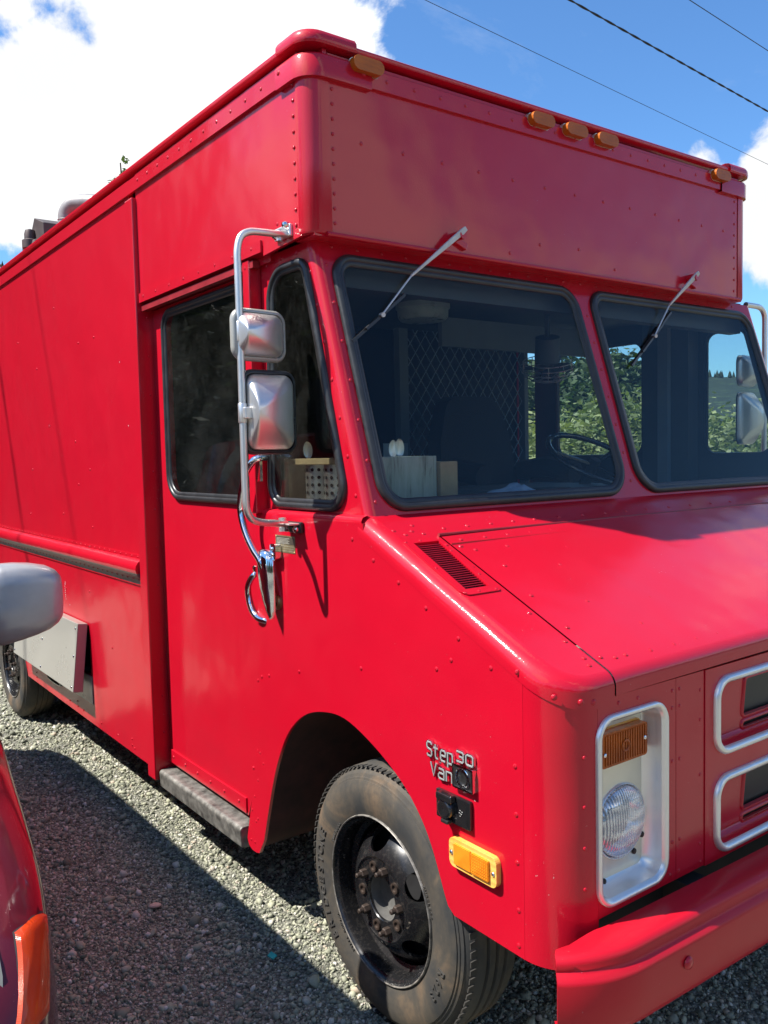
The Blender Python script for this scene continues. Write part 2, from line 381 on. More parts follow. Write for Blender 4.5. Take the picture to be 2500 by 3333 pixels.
def spline(pts, n=8, closed=False):
    P = [Vector(p) for p in pts]; m = len(P); out = []
    for i in range(m if closed else m - 1):
        g = lambda k: P[k % m] if closed else P[max(0, min(m - 1, k))]
        a, b, c, d = g(i - 1), g(i), g(i + 1), g(i + 2)
        for k in range(n):
            t = k / n; out.append(.5 * ((2 * b) + (c - a) * t + (2 * a - 5 * b + 4 * c - d) * t * t + (3 * b - a - 3 * c + d) * t ** 3))
    if not closed: out.append(P[-1])
    return out
def text_mesh(txt, size, ext, bevel=0.0, off=0.0):
    cu = bpy.data.curves.new('t', 'FONT'); cu.body = txt; cu.size = size; cu.extrude = ext; cu.offset = off; cu.bevel_depth = bevel; cu.bevel_resolution = 0; cu.resolution_u = 3
    ob = bpy.data.objects.new('t', cu); COL.objects.link(ob)
    dg = bpy.context.evaluated_depsgraph_get(); me = ob.evaluated_get(dg).to_mesh()
    vs = [v.co.copy() for v in me.vertices]; fs = [tuple(p.vertices) for p in me.polygons]
    ob.evaluated_get(dg).to_mesh_clear(); bpy.data.objects.remove(ob); bpy.data.curves.remove(cu)
    return vs, fs
DOME = None
def dome_mesh():
    rows = [[(r * math.cos(a * math.pi / 4), r * math.sin(a * math.pi / 4), h) for a in range(8)] for r, h in ((1, -.15), (.94, .28), (.55, .60))]
    b = MB().grid(rows, cu=True); b.f.append(tuple(range(16, 24)))
    me = bpy.data.meshes.new('rivet'); me.from_pydata(b.v, [], b.f); me.materials.append(M['red'])
    me.polygons.foreach_set('use_smooth', [True] * len(me.polygons)); return me
NRIV = [0]
def rivets(parent, pts, nrm, r=0.0085):
    """one object per rivet, all sharing one mesh"""
    global DOME
    if DOME is None: DOME = dome_mesh()
    q = Vector(nrm).to_track_quat('Z', 'Y').to_euler()
    for p in pts:
        o = bpy.data.objects.new('rivet', DOME); link(o, parent, p); o.rotation_euler = q; o.scale = (r * .80, r * .80, r * .60); NRIV[0] += 1
def rivet_stuff(parent, pts, nrm, r=0.006, name='rivet_row'):
    z = Vector(nrm).normalized(); a = z.orthogonal().normalized(); b = z.cross(a); m = MB()
    for p in pts:
        p = Vector(p); rows = [[p + (a * math.cos(k * math.pi / 3) + b * math.sin(k * math.pi / 3)) * (r * q) + z * (r * h) for k in range(6)] for q, h in ((1, -.1), (.9, .3), (.5, .55))]
        m.grid(rows, cu=True); n = len(m.v); m.f.append(tuple(range(n - 6, n)))
    o = m.build(name, 'red', parent, 60, fix=False); o['kind'] = 'stuff'; return o
def line(a, b, n):
    a, b = Vector(a), Vector(b); return [a.lerp(b, i / (n - 1)) for i in range(n)]
# ------------------------------------------------------------------ the step van (x across, y to the rear, near side at x = 0)
VAN = empty('step_van', (1.3, 2.4, 0))
tag(VAN, 'red riveted step van with split windshield, chrome mirrors and black steel wheels', 'step van')
XC = 1.317                                             # middle of the cab
HP = lambda y: 1.205 + 0.465 * (y + 0.965)             # hood plane
HN = Vector((0, -0.465, 1)).normalized()
WY = lambda z: 0.073 + (z - 2.444) * 0.3147            # windshield plane
WN = Vector((0, -1, 0.3147)).normalized()
side = lambda x: (lambda u, v, w: (x + w, u, v))
front = lambda y: (lambda u, v, w: (u, y + w, v))
wsf = lambda u, v, w: tuple(Vector((u, WY(v), v)) - WN * w)
hoodf = lambda u, v, w: tuple(Vector((u, v, HP(v))) - HN * w)

# --- rear box
arch = [(3.665, .326), (3.72, .42), (3.76, .50), (3.80, .60), (3.87, .70), (3.97, .78), (4.08, .81), (4.22, .79), (4.34, .70), (4.41, .58), (4.45, .46), (4.50, .326)]
hatch = [(2.335, .585), (3.56, .585), (3.56, .86), (2.335, .86)]
wall = MB().prism([(1.50, .32)] + arch + [(6.35, .326), (6.35, 2.98), (1.50, 2.98)], [hatch], side(0), 0, .02).build('side_wall', 'red', VAN, 20)
rivet_stuff(wall, line((-.0005, 1.62, 2.945), (-.0005, 6.2, 2.945), 46) + [Vector((-.0005, y, z)) for y in (1.75, 2.6, 3.45, 4.3) for z in (.36, .39)], (-1, 0, 0), .006)
rivet_stuff(wall, [(0, 2.05, 2.36), (0, 2.3, 2.36), (0, 2.9, 1.95), (0, 2.42, 1.85), (0, 2.4, 1.62), (0, 2.2, 1.7), (0, 3.1, 2.3), (0, 3.3, 1.7), (0, 2.7, 1.45), (0, 2.2, 1.40), (0, 3.4, 1.42), (0, 2.7, 2.6), (0, 3.5, 2.5),
                   (0, 2.72, 1.02), (0, 2.30, 1.05), (0, 1.98, .80), (0, 1.95, .36), (0, 1.72, .35), (0, 2.2, .36), (0, 2.5, .36), (0, 2.75, .36)], (-1, 0, 0), .0065, 'skin_rivet')
rail = MB().prism([(0, 1.306), (-.005, 1.306), (-.005, 1.288), (-.026, 1.280), (-.038, 1.262), (-.041, 1.240), (-.036, 1.226), (-.004, 1.226), (0, 1.226)], [], lambda u, v, w: (u, w, v), 1.503, 6.3).build('rub_rail', 'red', VAN, 50)
rail2 = MB().prism([(-.036, 1.2255), (-.032, 1.214), (-.010, 1.196), (-.004, 1.188), (-.004, 1.170), (0, 1.170), (0, 1.2255)], [], lambda u, v, w: (u, w, v), 1.503, 6.3).build('rail_edge', 'belt_grey', rail, 50)
rivet_stuff(rail, line((-.005, 1.56, 1.297), (-.005, 6.2, 1.297), 62), (-1, 0, 0), .0055)
rivet_stuff(rail2, line((-.009, 1.55, 1.191), (-.009, 6.2, 1.191), 66), (-.8, 0, -.6), .005)
MB().box(-.006, 0, 1.503, 6.3, 1.164, 1.1675).build('rail_lip', 'red', rail, 0)
post = MB().box(-.022, .075, 1.415, 1.502, .285, 2.885).build('door_post', 'red', VAN, 0, .006)
MB().box(.076, .105, 1.36, 1.50, .30, 2.40).build('door_channel', 'black', post, 0)
rivet_stuff(post, [(.03, 1.4145, .5 + i * .17) for i in range(12)], (0, -1, 0), .005)
# roof trim strip, corner cap, recessed roof face and drip gutter, all round
strip = MB().prism([(0, 2.911), (-.012, 2.911), (-.012, 2.968), (-.004, 2.974), (0, 2.974)], [], lambda u, v, w: (u, w, v), .145, 6.34).build('roof_strip', 'red', VAN, 40)
rivets(strip, line((-.012, .26, 2.945), (-.012, 1.36, 2.945), 11), (-1, 0, 0), .0085)
strip2 = MB().prism([(0, 2.911), (-.012, 2.911), (-.012, 2.968), (-.004, 2.974), (0, 2.974)], [], lambda u, v, w: (w, u, v), .225, 2.20).build('roof_strip', 'red', VAN, 40)
rivets(strip2, line((.30, -.012, 2.944), (2.12, -.012, 2.944), 17), (0, -1, 0), .0085)
def corner_path(x0, y0, r, xa, ya, n=8):               # plan line: along the side, round the corner, along the front
    p = [(x0, ya), (x0, y0 + r)] + [(x0 + r - r * math.cos(t), y0 + r - r * math.sin(t)) for t in [math.pi / 2 * k / n for k in range(1, n)]] + [(x0 + r, y0), (xa, y0)]
    return p
def wallstrip(path, prof):                             # prof: (outwards, z)
    rows = []
    for i, p in enumerate(path):
        a = Vector(path[max(i - 1, 0)]); b = Vector(path[min(i + 1, len(path) - 1)]); t = (b - a).normalized(); nrm = Vector((-t.y, t.x)) * -1
        rows.append([(p[0] + nrm.x * o, p[1] + nrm.y * o, z) for o, z in prof])
    return rows
mirx = lambda rows, c=1.218: [[(2 * c - p[0], p[1], p[2]) for p in r] for r in rows]
capprof = [(0, 2.903), (.018, 2.903), (.019, 2.963), (.012, 2.974), (-.004, 2.977)]
for k, fl in enumerate((0, 1)):
    rows = wallstrip(corner_path(0, 0, .06, .235, .155), capprof); rows = mirx(rows) if fl else rows
    c = MB().grid(rows).build('corner_cap', 'red', VAN, 40)
    if not fl: rivets(c, [(-.018, .135, 2.95)], (-1, 0, 0), .011); rivets(c, [(.205, -.018, 2.945)], (0, -1, 0), .010)
gut = [(-.035, 2.968), (-.036, 2.992), (.008, 3.001), (.015, 3.004), (.017, 3.010), (.016, 3.018), (.009, 3.023), (-.05, 3.030)]
rows = wallstrip([(0, 6.35), (0, 1.2), (0, .06)] + corner_path(0, 0, .05, 1.218, .05)[1:], gut)
far = mirx(wallstrip([(0, 6.35), (0, .06)] + corner_path(0, 0, .05, 1.218, .05)[1:], gut))
g = MB().grid(rows).build('roof_gutter', 'red', VAN, 40); MB().grid(far).build('roof_gutter', 'red', VAN, 40)
lip = [(.008, 2.999), (.021, 3.000), (.024, 3.008), (.023, 3.026), (.014, 3.039), (-.004, 3.043), (-.05, 3.040)]
for fl in (0, 1):
    rows = wallstrip(corner_path(0, 0, .05, .175, .140), lip); MB().grid(mirx(rows) if fl else rows).build('gutter_corner', 'red', VAN, 40)
MB().box(.06, .075, 0.0, .036, 2.972, 2.995).build('gutter_clip', 'red', VAN, 0)
MB().box(.04, 2.39, .04, 6.34, 3.008, 3.024).build('roof', 'red', VAN, 0)
# --- upper cab box
up = MB().prism([(.052, 2.432), (.30, 2.418), (.30, 2.452), (1.42, 2.452), (1.42, 2.985), (.052, 2.985)], [], side(0), 0, .012).build('cab_side_panel', 'red', VAN, 20)
rivets(up, line((-.002, .082, 2.47), (-.002, .082, 2.90), 10), (-1, 0, 0), .0075)
rivets(up, [(0, .20, 2.50), (0, .17, 2.485)], (-1, 0, 0), .008)
rows = wallstrip(corner_path(0, 0, .052, .080, .062, 10), [(.003, 2.905), (.003, 2.445), (0, 2.436), (-.012, 2.432)])
MB().grid(rows).build('corner_post', 'red', VAN, 50); MB().grid(mirx(rows)).build('corner_post', 'red', VAN, 50)
fp = MB().prism([(.078, 2.440), (2.358, 2.440), (2.358, 2.985), (.078, 2.985)], [], front(0), 0, .012).build('front_panel', 'red', VAN, 20)
rivets(fp, line((.092, -.001, 2.47), (.092, -.001, 2.88), 10) + line((2.33, -.001, 2.47), (2.33, -.001, 2.88), 9), (0, -1, 0), .0075)
rivets(fp, line((.20, 0, 2.735), (2.24, 0, 2.735), 13) + [(1.02, 0, 2.52), (1.24, 0, 2.53), (.86, 0, 2.47), (1.46, 0, 2.475)], (0, -1, 0), .0085)
MB().tube([(.06, -.002, 2.434), (2.38, -.002, 2.434)], .008, 8).build('panel_hem', 'red', fp)
MB().prism([(.02, .01), (2.41, .01), (2.41, .12), (.02, .12)], [], lambda u, v, w: (u, v, 2.428 + w), 0, .01).build('box_soffit', 'red', VAN, 0)
# door header and track
hd = MB().prism([(-.008, 2.470), (-.008, 2.430), (.03, 2.428), (.03, 2.404), (.060, 2.404), (.060, 2.470)], [], lambda u, v, w: (u, w, v), .305, 1.41).build('door_header', 'red', VAN, 30)
rivets(hd, line((-.008, .37, 2.452), (-.008, 1.36, 2.452), 8), (-1, 0, 0), .0065)
MB().box(.002, .028, .38, 1.41, 2.395, 2.418).build('door_track', 'red_inner', hd, 0)
# --- quarter panel with its window, and the post beside it
qw = rpoly([(.385, 1.566), (-.125, 1.566), (.095, 2.385), (.345, 2.385)], [.085, .085, .07, .115], 10)
qp = MB().prism([(.40, 1.545), (WY(1.545) + .030, 1.545), (WY(2.43) + .030, 2.43), (.40, 2.43)], [offset(qw, -.012)], side(.045), 0, .010).build('quarter_panel', 'red', VAN, 20)
rivets(qp, [(.045, WY(z) + .043, z) for z in (1.62, 1.74, 1.86, 1.98, 2.10, 2.22, 2.33)] + [(.045, .26, 2.405), (.045, .16, 2.405), (.045, .36, 2.4)], (-1, 0, 0), .0085)
rivets(qp, [(.045, .24, 1.556), (.045, .18, 1.556), (.045, -.10, 1.555)], (-1, 0, 0), .008)
GP = [(0, -.002), (0, .008), (-.004, .014), (-.012, .017), (-.020, .016), (-.023, .010), (-.028, .010), (-.036, .008), (-.038, .002)]
def window(parent, poly, fn, nrm, name, gname, gm, sc=1.0):
    path = [fn(u, v, 0) for u, v in poly]
    w = MB().prism(offset(poly, -.026 * sc), [], fn, -.004, .0).build(name, gm, parent, 0)
    MB().sweep(path, nrm, [(a * sc, b) for a, b in GP]).build(gname, 'rubber', w, 60); return w
window(VAN, qw, side(.045), (-1, 0, 0), 'quarter_window', 'rubber_seal', 'side_glass')
pp = MB().box(-.002, .050, .405, .452, 1.545, 2.425).build('quarter_post', 'red', VAN, 0, .004)
MB().box(.024, .075, .408, .450, .95, 1.545).build('post_base', 'red', pp, 0)
rivets(pp, [(-.002, .43, 2.40)], (-1, 0, 0), .007)
# --- sliding door
dw = rpoly([(1.305, 1.566), (.482, 1.566), (.492, 2.385), (1.305, 2.385)], [.12, .13, .10, .09], 10)
door = MB().prism([(1.43, .355), (.655, .355), (.50, .70), (.462, .95), (.462, 2.40), (1.43, 2.40)], [offset(dw, -.012)], side(.055), 0, .03).build('sliding_door', 'red', VAN, 20)
window(door, dw, side(.055), (-1, 0, 0), 'door_window', 'rubber_seal', 'side_glass')
MB().box(.048, .055, .66, 1.42, .362, .425).build('door_sill_strip', 'red', door, 0, .003)
rivet_stuff(door, line((.048, .72, .395), (.048, 1.36, .395), 6) + [(.055, .475, z) for z in (1.45, 1.55, 1.59, 1.12, 1.06, 1.0, 1.66)] + line((.055, .60, .56), (.055, .51, .72), 3), (-1, 0, 0), .0075)
# --- lower front side panel with the wheel arch
AR = [(.469, .330), (.392, .557), (.331, .690), (.260, .794), (.158, .874), (.040, .914), (-.089, .922), (-.235, .878), (-.368, .810), (-.451, .738), (-.505, .662), (-.557, .546), (-.572, .520), (-.590, .503)]
AR2 = [tuple(p) for p in spline(AR[:12], 5)] + [(-.570, .520), (-.595, .503)]
seam = [(y, HP(y) - .045) for y in (-.215, -.60, -.858)]
tip = [(.510, .268), (.535, .262), (.565, .262), (.590, .272), (.602, .295)]
low = MB().prism([(.460, 1.54), (.455, .95), (.485, .70), (.602, .295)] + list(reversed(tip[:-1])) + AR2 + [(-.855, .503)] + list(reversed(seam)) + [(-.213, 1.53), (-.212, 1.54)], [], side(.020), 0, .012).build('fender_panel', 'red', VAN, 20)
led = [(.030, 1.533), (.0215, 1.536), (.020, 1.546), (.026, 1.557), (.042, 1.562), (.05, 1.562)]
MB().grid([[(x, y, z) for x, z in led] for y in (.458, -.205)]).build('belt_ledge', 'red', low, 60)
rivets(low, [(.02, .39, .965), (.02, .18, 1.02), (.02, -.185, 1.10), (.02, -.54, 1.165), (.02, -.60, 1.20), (.02, .475, .93), (.02, .445, .95), (.02, -.155, 1.49), (.02, -.262, 1.435), (.02, -.38, 1.382), (.02, -.50, 1.325), (.02, -.63, 1.262), (.02, -.75, 1.207),
             (.02, -.83, .98), (.02, -.832, .86), (.02, -.834, .74), (.02, -.836, .62), (.02, -.835, .53)], (-1, 0, 0), .0085)
rivets(low, [(.02, .475, .66), (.02, .455, .625), (.02, .50, .55), (.02, .53, .48), (.02, .555, .42), (.02, .51, .40), (.02, .525, .385), (.02, .54, .30), (.02, .57, .30)], (-1, 0, 0), .0065)
arch_rows = [[(x, y, z) for y, z in [(.56, .262)] + AR2] for x in (.031, .09, .30, .58)]
MB().grid(arch_rows).build('wheel_housing', 'arch', VAN, 50)
MB().prism([(.56, .262)] + AR2, [], side(.58), 0, .01).build('wheel_housing', 'dark_under', VAN, 0)
# --- hood cap, cowl, hood
def plan(r=.125, x0=.0185, yf=-.9815, ya=-.188, xb=.2075, n=12):
    p = [(x0, y) for y in (ya, -.35, -.5, -.65, -.78)] + [(x0 + r - r * math.cos(t), yf + r - r * math.sin(t)) for t in [math.pi / 2 * k / n for k in range(n + 1)]] + [(xb, yf)]
    nr = [(-1, 0)] * 5 + [(-math.cos(math.pi / 2 * k / n), -math.sin(math.pi / 2 * k / n)) for k in range(n + 1)] + [(0, -1)]
    return p, nr
P, NR = plan(); rad = .048
def cap_rows(inset=0):
    rows = []
    for (x, y), (nx, ny) in zip(P, NR):
        rad = .048 + (.024 - .048) * max(0, min(1, (abs(ny) - .3) / .7)); zt = HP(y); row = [(x + .004 * -nx, y + .004 * -ny, zt - .068 if y > -.86 else zt - .064), (x, y, zt - .066), (x, y, zt - rad)]
        for k in range(1, 9):
            a = math.pi / 2 * k / 8; d = rad * (1 - math.cos(a)); xx, yy = x - nx * d, y - ny * d
            zz = HP(yy) - rad + rad * math.sin(a); row.append((xx, yy, zz))
        rows.append(row)
    return rows
CR = cap_rows(); cap = MB().grid(CR, cap0=True).build('hood_cap', 'red', VAN, 60)
mirc = lambda rows: [[(2 * XC - p[0], p[1], p[2]) for p in r] for r in rows]
MB().grid(mirc(CR)).build('hood_cap', 'red', VAN, 60)
inner = [(r[-1][0], r[-1][1]) for r in CR]
ven = [(.088, -.365), (.182, -.365), (.165, -.594), (.080, -.594)]
ho = [(.2085, -.338)]
cow = inner + ho + [(2 * XC - x, y) for x, y in ho] + [(2 * XC - x, y) for x, y in reversed(inner)]
cowl = MB().prism(cow, [ven], hoodf, 0, .008).build('cowl', 'red', VAN, 20)
HR = lambda pts: [Vector((x, y, HP(y))) for x, y in pts]
rivets(cowl, HR([(.075, -.29), (.10, -.315), (.135, -.30), (.165, -.318), (.16, -.27), (.26, -.300), (.36, -.298), (.46, -.297), (.56, -.296), (.66, -.296), (.78, -.296), (.90, -.296), (1.02, -.296), (1.14, -.296), (1.26, -.296), (1.4, -.296), (1.54, -.296), (1.68, -.296), (1.82, -.296),
                (.196, -.385), (.192, -.50), (.190, -.72), (.192, -.84), (.186, -.905), (.176, -.93)]), HN, .0085)
vf = rpoly([(.058, -.350), (.186, -.348), (.190, -.618), (.056, -.618)], [.008, .008, .012, .022], 5)
vent = MB().prism(vf, [ven], hoodf, -.004, -.0005).build('hood_vent', 'red', VAN, 0)
for i in range(23):
    y = -.372 - i * .0097; t = i / 22; xa, xb = .0885 - .008 * t, .1815 - .0165 * t
    a = Vector((0, -.465 * 1.0 - 1.6, 1 - .2)).normalized()
    MB().obox(((xa + xb) / 2, y, HP(y) - .004), (1, 0, 0), (0, -.80, .35), (0, .35, .80), (xb - xa) / 2 - .001, .0052, .0010).build('louvre', 'red', vent, 0)
MB().prism(offset(ven, .006), [], hoodf, .030, .034).build('vent_back', 'black', vent, 0)
rivets(vent, [Vector(hoodf(x, y, -.004)) for x, y in ((.066, -.358), (.12, -.356), (.066, -.49), (.066, -.608), (.115, -.608), (.176, -.61), (.182, -.42), (.180, -.54))], HN, .0055)
hx0, hx1 = .2100, 2 * XC - .2100
hr = []
for y in (-.346, -.40, -.55, -.70, -.85, -.90): hr.append((y, HP(y) + .003))
for k in range(8, -1, -1):
    a = math.pi / 2 * k / 8; rad = .024; y = -.9835 + rad * (1 - math.cos(a)); hr.append((y, HP(y) - rad + rad * math.sin(a) + .003))
hr += [(-.9840, 1.152), (-.975, 1.150)]
xs = [hx0 + (hx1 - hx0) * i / 24 for i in range(25)]
hood = MB().grid([[(x, y, z + .006 * (1 - ((x - XC) / 1.1) ** 2)) for x in xs] for y, z in hr]).build('hood', 'red', VAN, 50)
rivets(hood, [Vector((x, y, HP(y) + .004)) for x, y in [(hx0 + .055 + .098 * i, -.372) for i in range(19)] + [(.27, -.43), (.40, -.43), (.62, -.47), (.94, -.45), (.235, -.405), (.30, -.52), (.50, -.55), (.83, -.56), (1.15, -.52),
        (.26, -.66), (.42, -.72), (.66, -.75), (1.0, -.70), (.245, -.80), (.50, -.84), (.80, -.86), (.232, -.918), (.275, -.93), (.315, -.93), (.41, -.935), (.51, -.935), (.61, -.935), (.71, -.935), (.81, -.935), (.91, -.935), (1.01, -.935), (1.3, -.6), (1.5, -.45)]], HN, .0085)
MB().tube([(hx0 - .005, -.340, HP(-.340) + .005), (hx1 + .005, -.340, HP(-.340) + .005)], .0055, 8).build('hood_hinge', 'red_inner', hood)
for xa, xb in ((hx0 - .0014, hx0 - .0001), (hx1 + .0001, hx1 + .0014)): MB().prism([(xa, -.345), (xb, -.345), (xb, -.955), (xa, -.955)], [], hoodf, .0012, .006).build('gap_channel', 'red_inner', hood, 0)
MB().box(hx0, hx1, -.392, -.3885, HP(-.39) + .002, HP(-.39) + .0065).build('hood_step', 'red', hood, 0)
# --- windshield frame and panes
pl = rpoly([(.097, 1.566), (.097, 2.392), (1.268, 2.392), (1.285, 1.566)], [.10, .085, .10, .12], 10)
pr = rpoly([(1.345, 1.566), (1.345, 2.392), (2.537, 2.392), (2.537, 1.566)], [.12, .085, .10, .10], 10)
wf = MB().prism([(.075, 1.535), (2 * XC - .075, 1.535), (2 * XC - .075, 2.432), (.075, 2.432)], [offset(pl, -.012), offset(pr, -.012)], wsf, 0, .012).build('windshield_frame', 'red', VAN, 20)
for fl in (0, 1):
    rows = []
    for z in (1.535, 2.432):
        y = WY(z); row = [(.045 + .030 * (1 - math.sin(a)), y + .030 * (1 - math.cos(a)), z) for a in [math.pi / 2 * k / 6 for k in range(7)]]
        rows.append([(2 * XC - p[0], p[1], p[2]) for p in row] if fl else row)
    MB().grid(rows).build('windshield_pillar', 'red', VAN, 80)
rivets(wf, [Vector(wsf(x, z, 0)) for x, z in [(.084, 1.60 + .125 * i) for i in range(7)] + [(.12 + .10 * i, 2.415) for i in range(24)] + [(1.314, 1.62 + .11 * i) for i in range(7)] + [(.10, 1.548), (.15, 1.55), (.185, 1.552), (.20, 1.548)] + [(.31 + .115 * i, 1.549) for i in range(19)]], WN, .0080)
window(VAN, pl, wsf, WN, 'windshield', 'rubber_seal', 'glass', 1.12)
window(VAN, pr, wsf, WN, 'windshield', 'rubber_seal', 'glass', 1.12)
# --- fascia
P2, N2 = plan(.125, .0205, -.9795, -.855, .1455, 14)
cp = [(x, y) for x, y in P2 if y <= -.855]
rows = [[(x, y, z) for z in (.503, .80, 1.10, HP(y) - .045)] for x, y in cp]
cor = MB().grid(rows).build('front_corner', 'red', VAN, 60); MB().grid(mirc(rows)).build('front_corner', 'red', VAN, 60)
rivets(cor, [(.105, -.9735, z) for z in (.70, .80, .90, 1.02)], (-.28, -.96, 0), .007)
rivets(cap, [(.0185, -.845, 1.215), (.040, -.940, 1.170), (.095, -.973, 1.155), (.13, -.981, 1.150)], (-.5, -.85, 0), .010)
hb = rpoly([(.140, .636), (.412, .636), (.412, 1.106), (.140, 1.106)], .055, 8)
fx = [(.1465, .612), (.575, .612), (.575, 1.150), (.1465, 1.150)]
for fl in (0, 1):
    f2 = (lambda p: [(2 * XC - x, z) for x, z in reversed(p)]) if fl else (lambda p: p)
    q = MB().prism(f2(rpoly([(.1465, .615), (.4545, .615), (.4545, 1.150), (.1465, 1.150)], 0)), [f2(offset([(min(max(x, .1475), .411), z) for x, z in hb], -.008))], front(-.9795), 0, .008).build('fascia_panel', 'red', VAN, 20)
    q2 = MB().prism(f2([(.456, .615), (.580, .615), (.580, 1.150), (.456, 1.150)]), [], front(-.980), 0, .008).build('fascia_panel', 'red', VAN, 20)
    if not fl:
        rivets(q, [(.30, -.9795, 1.128), (.225, -.9795, 1.13), (.44, -.9795, 1.12), (.44, -.9795, 1.075), (.44, -.9795, .935), (.44, -.9795, .72), (.43, -.9795, .635), (.26, -.9795, .628), (.38, -.9795, .628)], (0, -1, 0), .0072)
        rivets(q2, [(.471, -.98, 1.12), (.471, -.98, 1.075), (.471, -.98, .935), (.471, -.98, .72), (.447 + .02, -.98, .635), (.562, -.98, 1.10), (.562, -.98, 1.02), (.562, -.98, .87), (.562, -.98, .68), (.565, -.98, .63)], (0, -1, 0), .0066)
MB().box(.16, 2 * XC - .16, -.93, -.40, .60, .61).build('engine_underside', 'dark_under', VAN, 0)
MB().box(.16, 2 * XC - .16, -.90, -.86, .50, 1.12).build('radiator_wall', 'black', VAN, 0)
# headlamps
def headlamp(fl):
    m = (lambda x: 2 * XC - x) if fl else (lambda x: x)
    F = lambda y: (lambda u, v, w: (m(u), y + w, v))
    hl = MB(); path = [(m(u), -.981, v) for u, v in hb]
    hl.sweep(path, (0, -1, 0), [(.002, -.004), (.002, .006), (-.002, .010), (-.009, .0095), (-.013, .003), (-.017, -.004)])
    b1 = offset(hb, -.017); b2 = offset(hb, -.034)
    h = hl.build('headlamp_bezel', 'alu', VAN, 60)
    cx, cz = .292, .802
    rows = [[(m(u), y, v) for u, v in pl_] for pl_, y in ((b1, -.979), (offset(hb, -.019), -.965), (offset(hb, -.024), -.935), (offset(hb, -.034), -.928))]
    MB().grid(rows, cu=True).build('bezel_bowl', 'alu', h, 70)
    circ = [(cx + .096 * math.cos(t), cz + .096 * math.sin(t)) for t in [2 * math.pi * k / 40 for k in range(40)]]
    MB().prism(offset(hb, -.030), [circ], F(-.929), 0, .004).build('bezel_plate', 'alu_dull', h, 0)
    MB().lathe([(.097, .03), (.097, -.006), (.0945, -.009), (.092, -.006), (.091, .004)], (m(cx), -.926, cz), (0, 1, 0), 48).build('retaining_ring', 'alu', h, 50)
    prof = [(.0905, .002)] + [(.0905 * math.cos(a), -.028 * math.sin(a)) for a in [math.pi / 2 * k / 10 for k in range(1, 11)]]
    t = NT('headlamp_glass'); wv = t.n('ShaderNodeTexWave', bands_direction='X'); wv.inputs['Scale'].default_value = 38; t.l(t.coord(), wv.inputs[0])
    w2 = t.n('ShaderNodeTexWave', bands_direction='Z'); w2.inputs['Scale'].default_value = 9; w2.inputs['Distortion'].default_value = 1.5; t.l(t.coord(), w2.inputs[0])
    hh = t.mix(t.ramp(t.noise(22, 2), [(.40, .15), (.60, .75)]), wv.outputs['Fac'], w2.outputs['Fac']); t.t.nodes.remove(t.b)
    gs = t.n('ShaderNodeBsdfGlossy'); gs.inputs[0].default_value = (.95, .97, 1, 1); gs.inputs['Roughness'].default_value = .10
    tr = t.n('ShaderNodeBsdfTransparent'); tr.inputs[0].default_value = (.95, .96, .97, 1)
    bp = t.n('ShaderNodeBump'); bp.inputs['Strength'].default_value = 1.0; bp.inputs['Distance'].default_value = .0018; t.l(hh, bp.inputs['Height']); t.l(bp.outputs[0], gs.inputs['Normal'])
    lw = t.n('ShaderNodeLayerWeight'); lw.inputs[0].default_value = .35; t.l(bp.outputs[0], lw.inputs['Normal'])
    fx_ = t.mix(1.0, t.mix(1.0, lw.outputs['Facing'], .5, 'MULTIPLY'), t.mix(1.0, t.ramp(hh, [(.2, .05), (.8, .75)]), .8, 'MULTIPLY'), 'ADD')
    ms = t.n('ShaderNodeMixShader'); t.l(fx_, ms.inputs[0]); t.l(tr.outputs[0], ms.inputs[1]); t.l(gs.outputs[0], ms.inputs[2]); df = t.n('ShaderNodeBsdfDiffuse'); df.inputs[0].default_value = (.85, .87, .9, 1); m2 = t.n('ShaderNodeMixShader'); m2.inputs[0].default_value = .28; t.l(bp.outputs[0], df.inputs['Normal']); t.l(ms.outputs[0], m2.inputs[1]); t.l(df.outputs[0], m2.inputs[2]); t.l(m2.outputs[0], t.o.inputs[0])
    MB().lathe(prof, (m(cx), -.932, cz), (0, 1, 0), 48).build('headlamp_lens', t.m, h, 80, fix=False)
    MB().lathe([(.089, 0), (.075, .03), (.05, .055), (.02, .07), (.001, .072)], (m(cx), -.928, cz), (0, 1, 0), 40).build('reflector', 'bright', h, 60)
    MB().lathe([(.012, -.028), (.012, .01), (.001, -.03)], (m(cx), -.90, cz), (0, 1, 0), 12).build('bulb_shield', 'alu_dull', h, 60)
    ts = rpoly([(.186, .966), (.366, .966), (.366, 1.052), (.186, 1.052)], .010, 4)
    MB().prism(ts, [], F(-.958), 0, .028).build('turn_signal', 'amber_dark', h, 0, .004)
    mm = MB()
    for i in range(17): mm.prism([(.200 + i * .0096, .972), (.2045 + i * .0096, .972), (.2045 + i * .0096, 1.046), (.200 + i * .0096, 1.046)], [], F(-.9602), 0, .002)
    mm.lathe([(.016, -.0035), (.013, -.0045), (.010, -.0025)], (m(.276), -.9585, 1.009), (0, 1, 0), 18)
    rb = mm.build('lens_ribs', 'amber_dark', h, 0); rb['kind'] = 'stuff'
    MB().prism(offset(ts, .004), [], F(-.9335), 0, .004).build('signal_gasket', 'amber_pale', h, 0)
    for x, z in ((.354, 1.012), (.198, 1.000)): MB().lathe([(.0055, -.003), (.004, -.005), (.0005, -.0055)], (m(x), -.957, z), (0, 1, 0), 10).build('screw', 'chrome', h, 60)
    for x, z in ((.345, .707), (.225, .664), (.345, 1.080), (.377, .742)): MB().lathe([(.008, 0), (.007, -.004), (.003, -.006), (.0005, -.006)], (m(x), -.930, z), (0, 1, 0), 10).build('screw', 'rust', h, 60)
headlamp(0); headlamp(1)
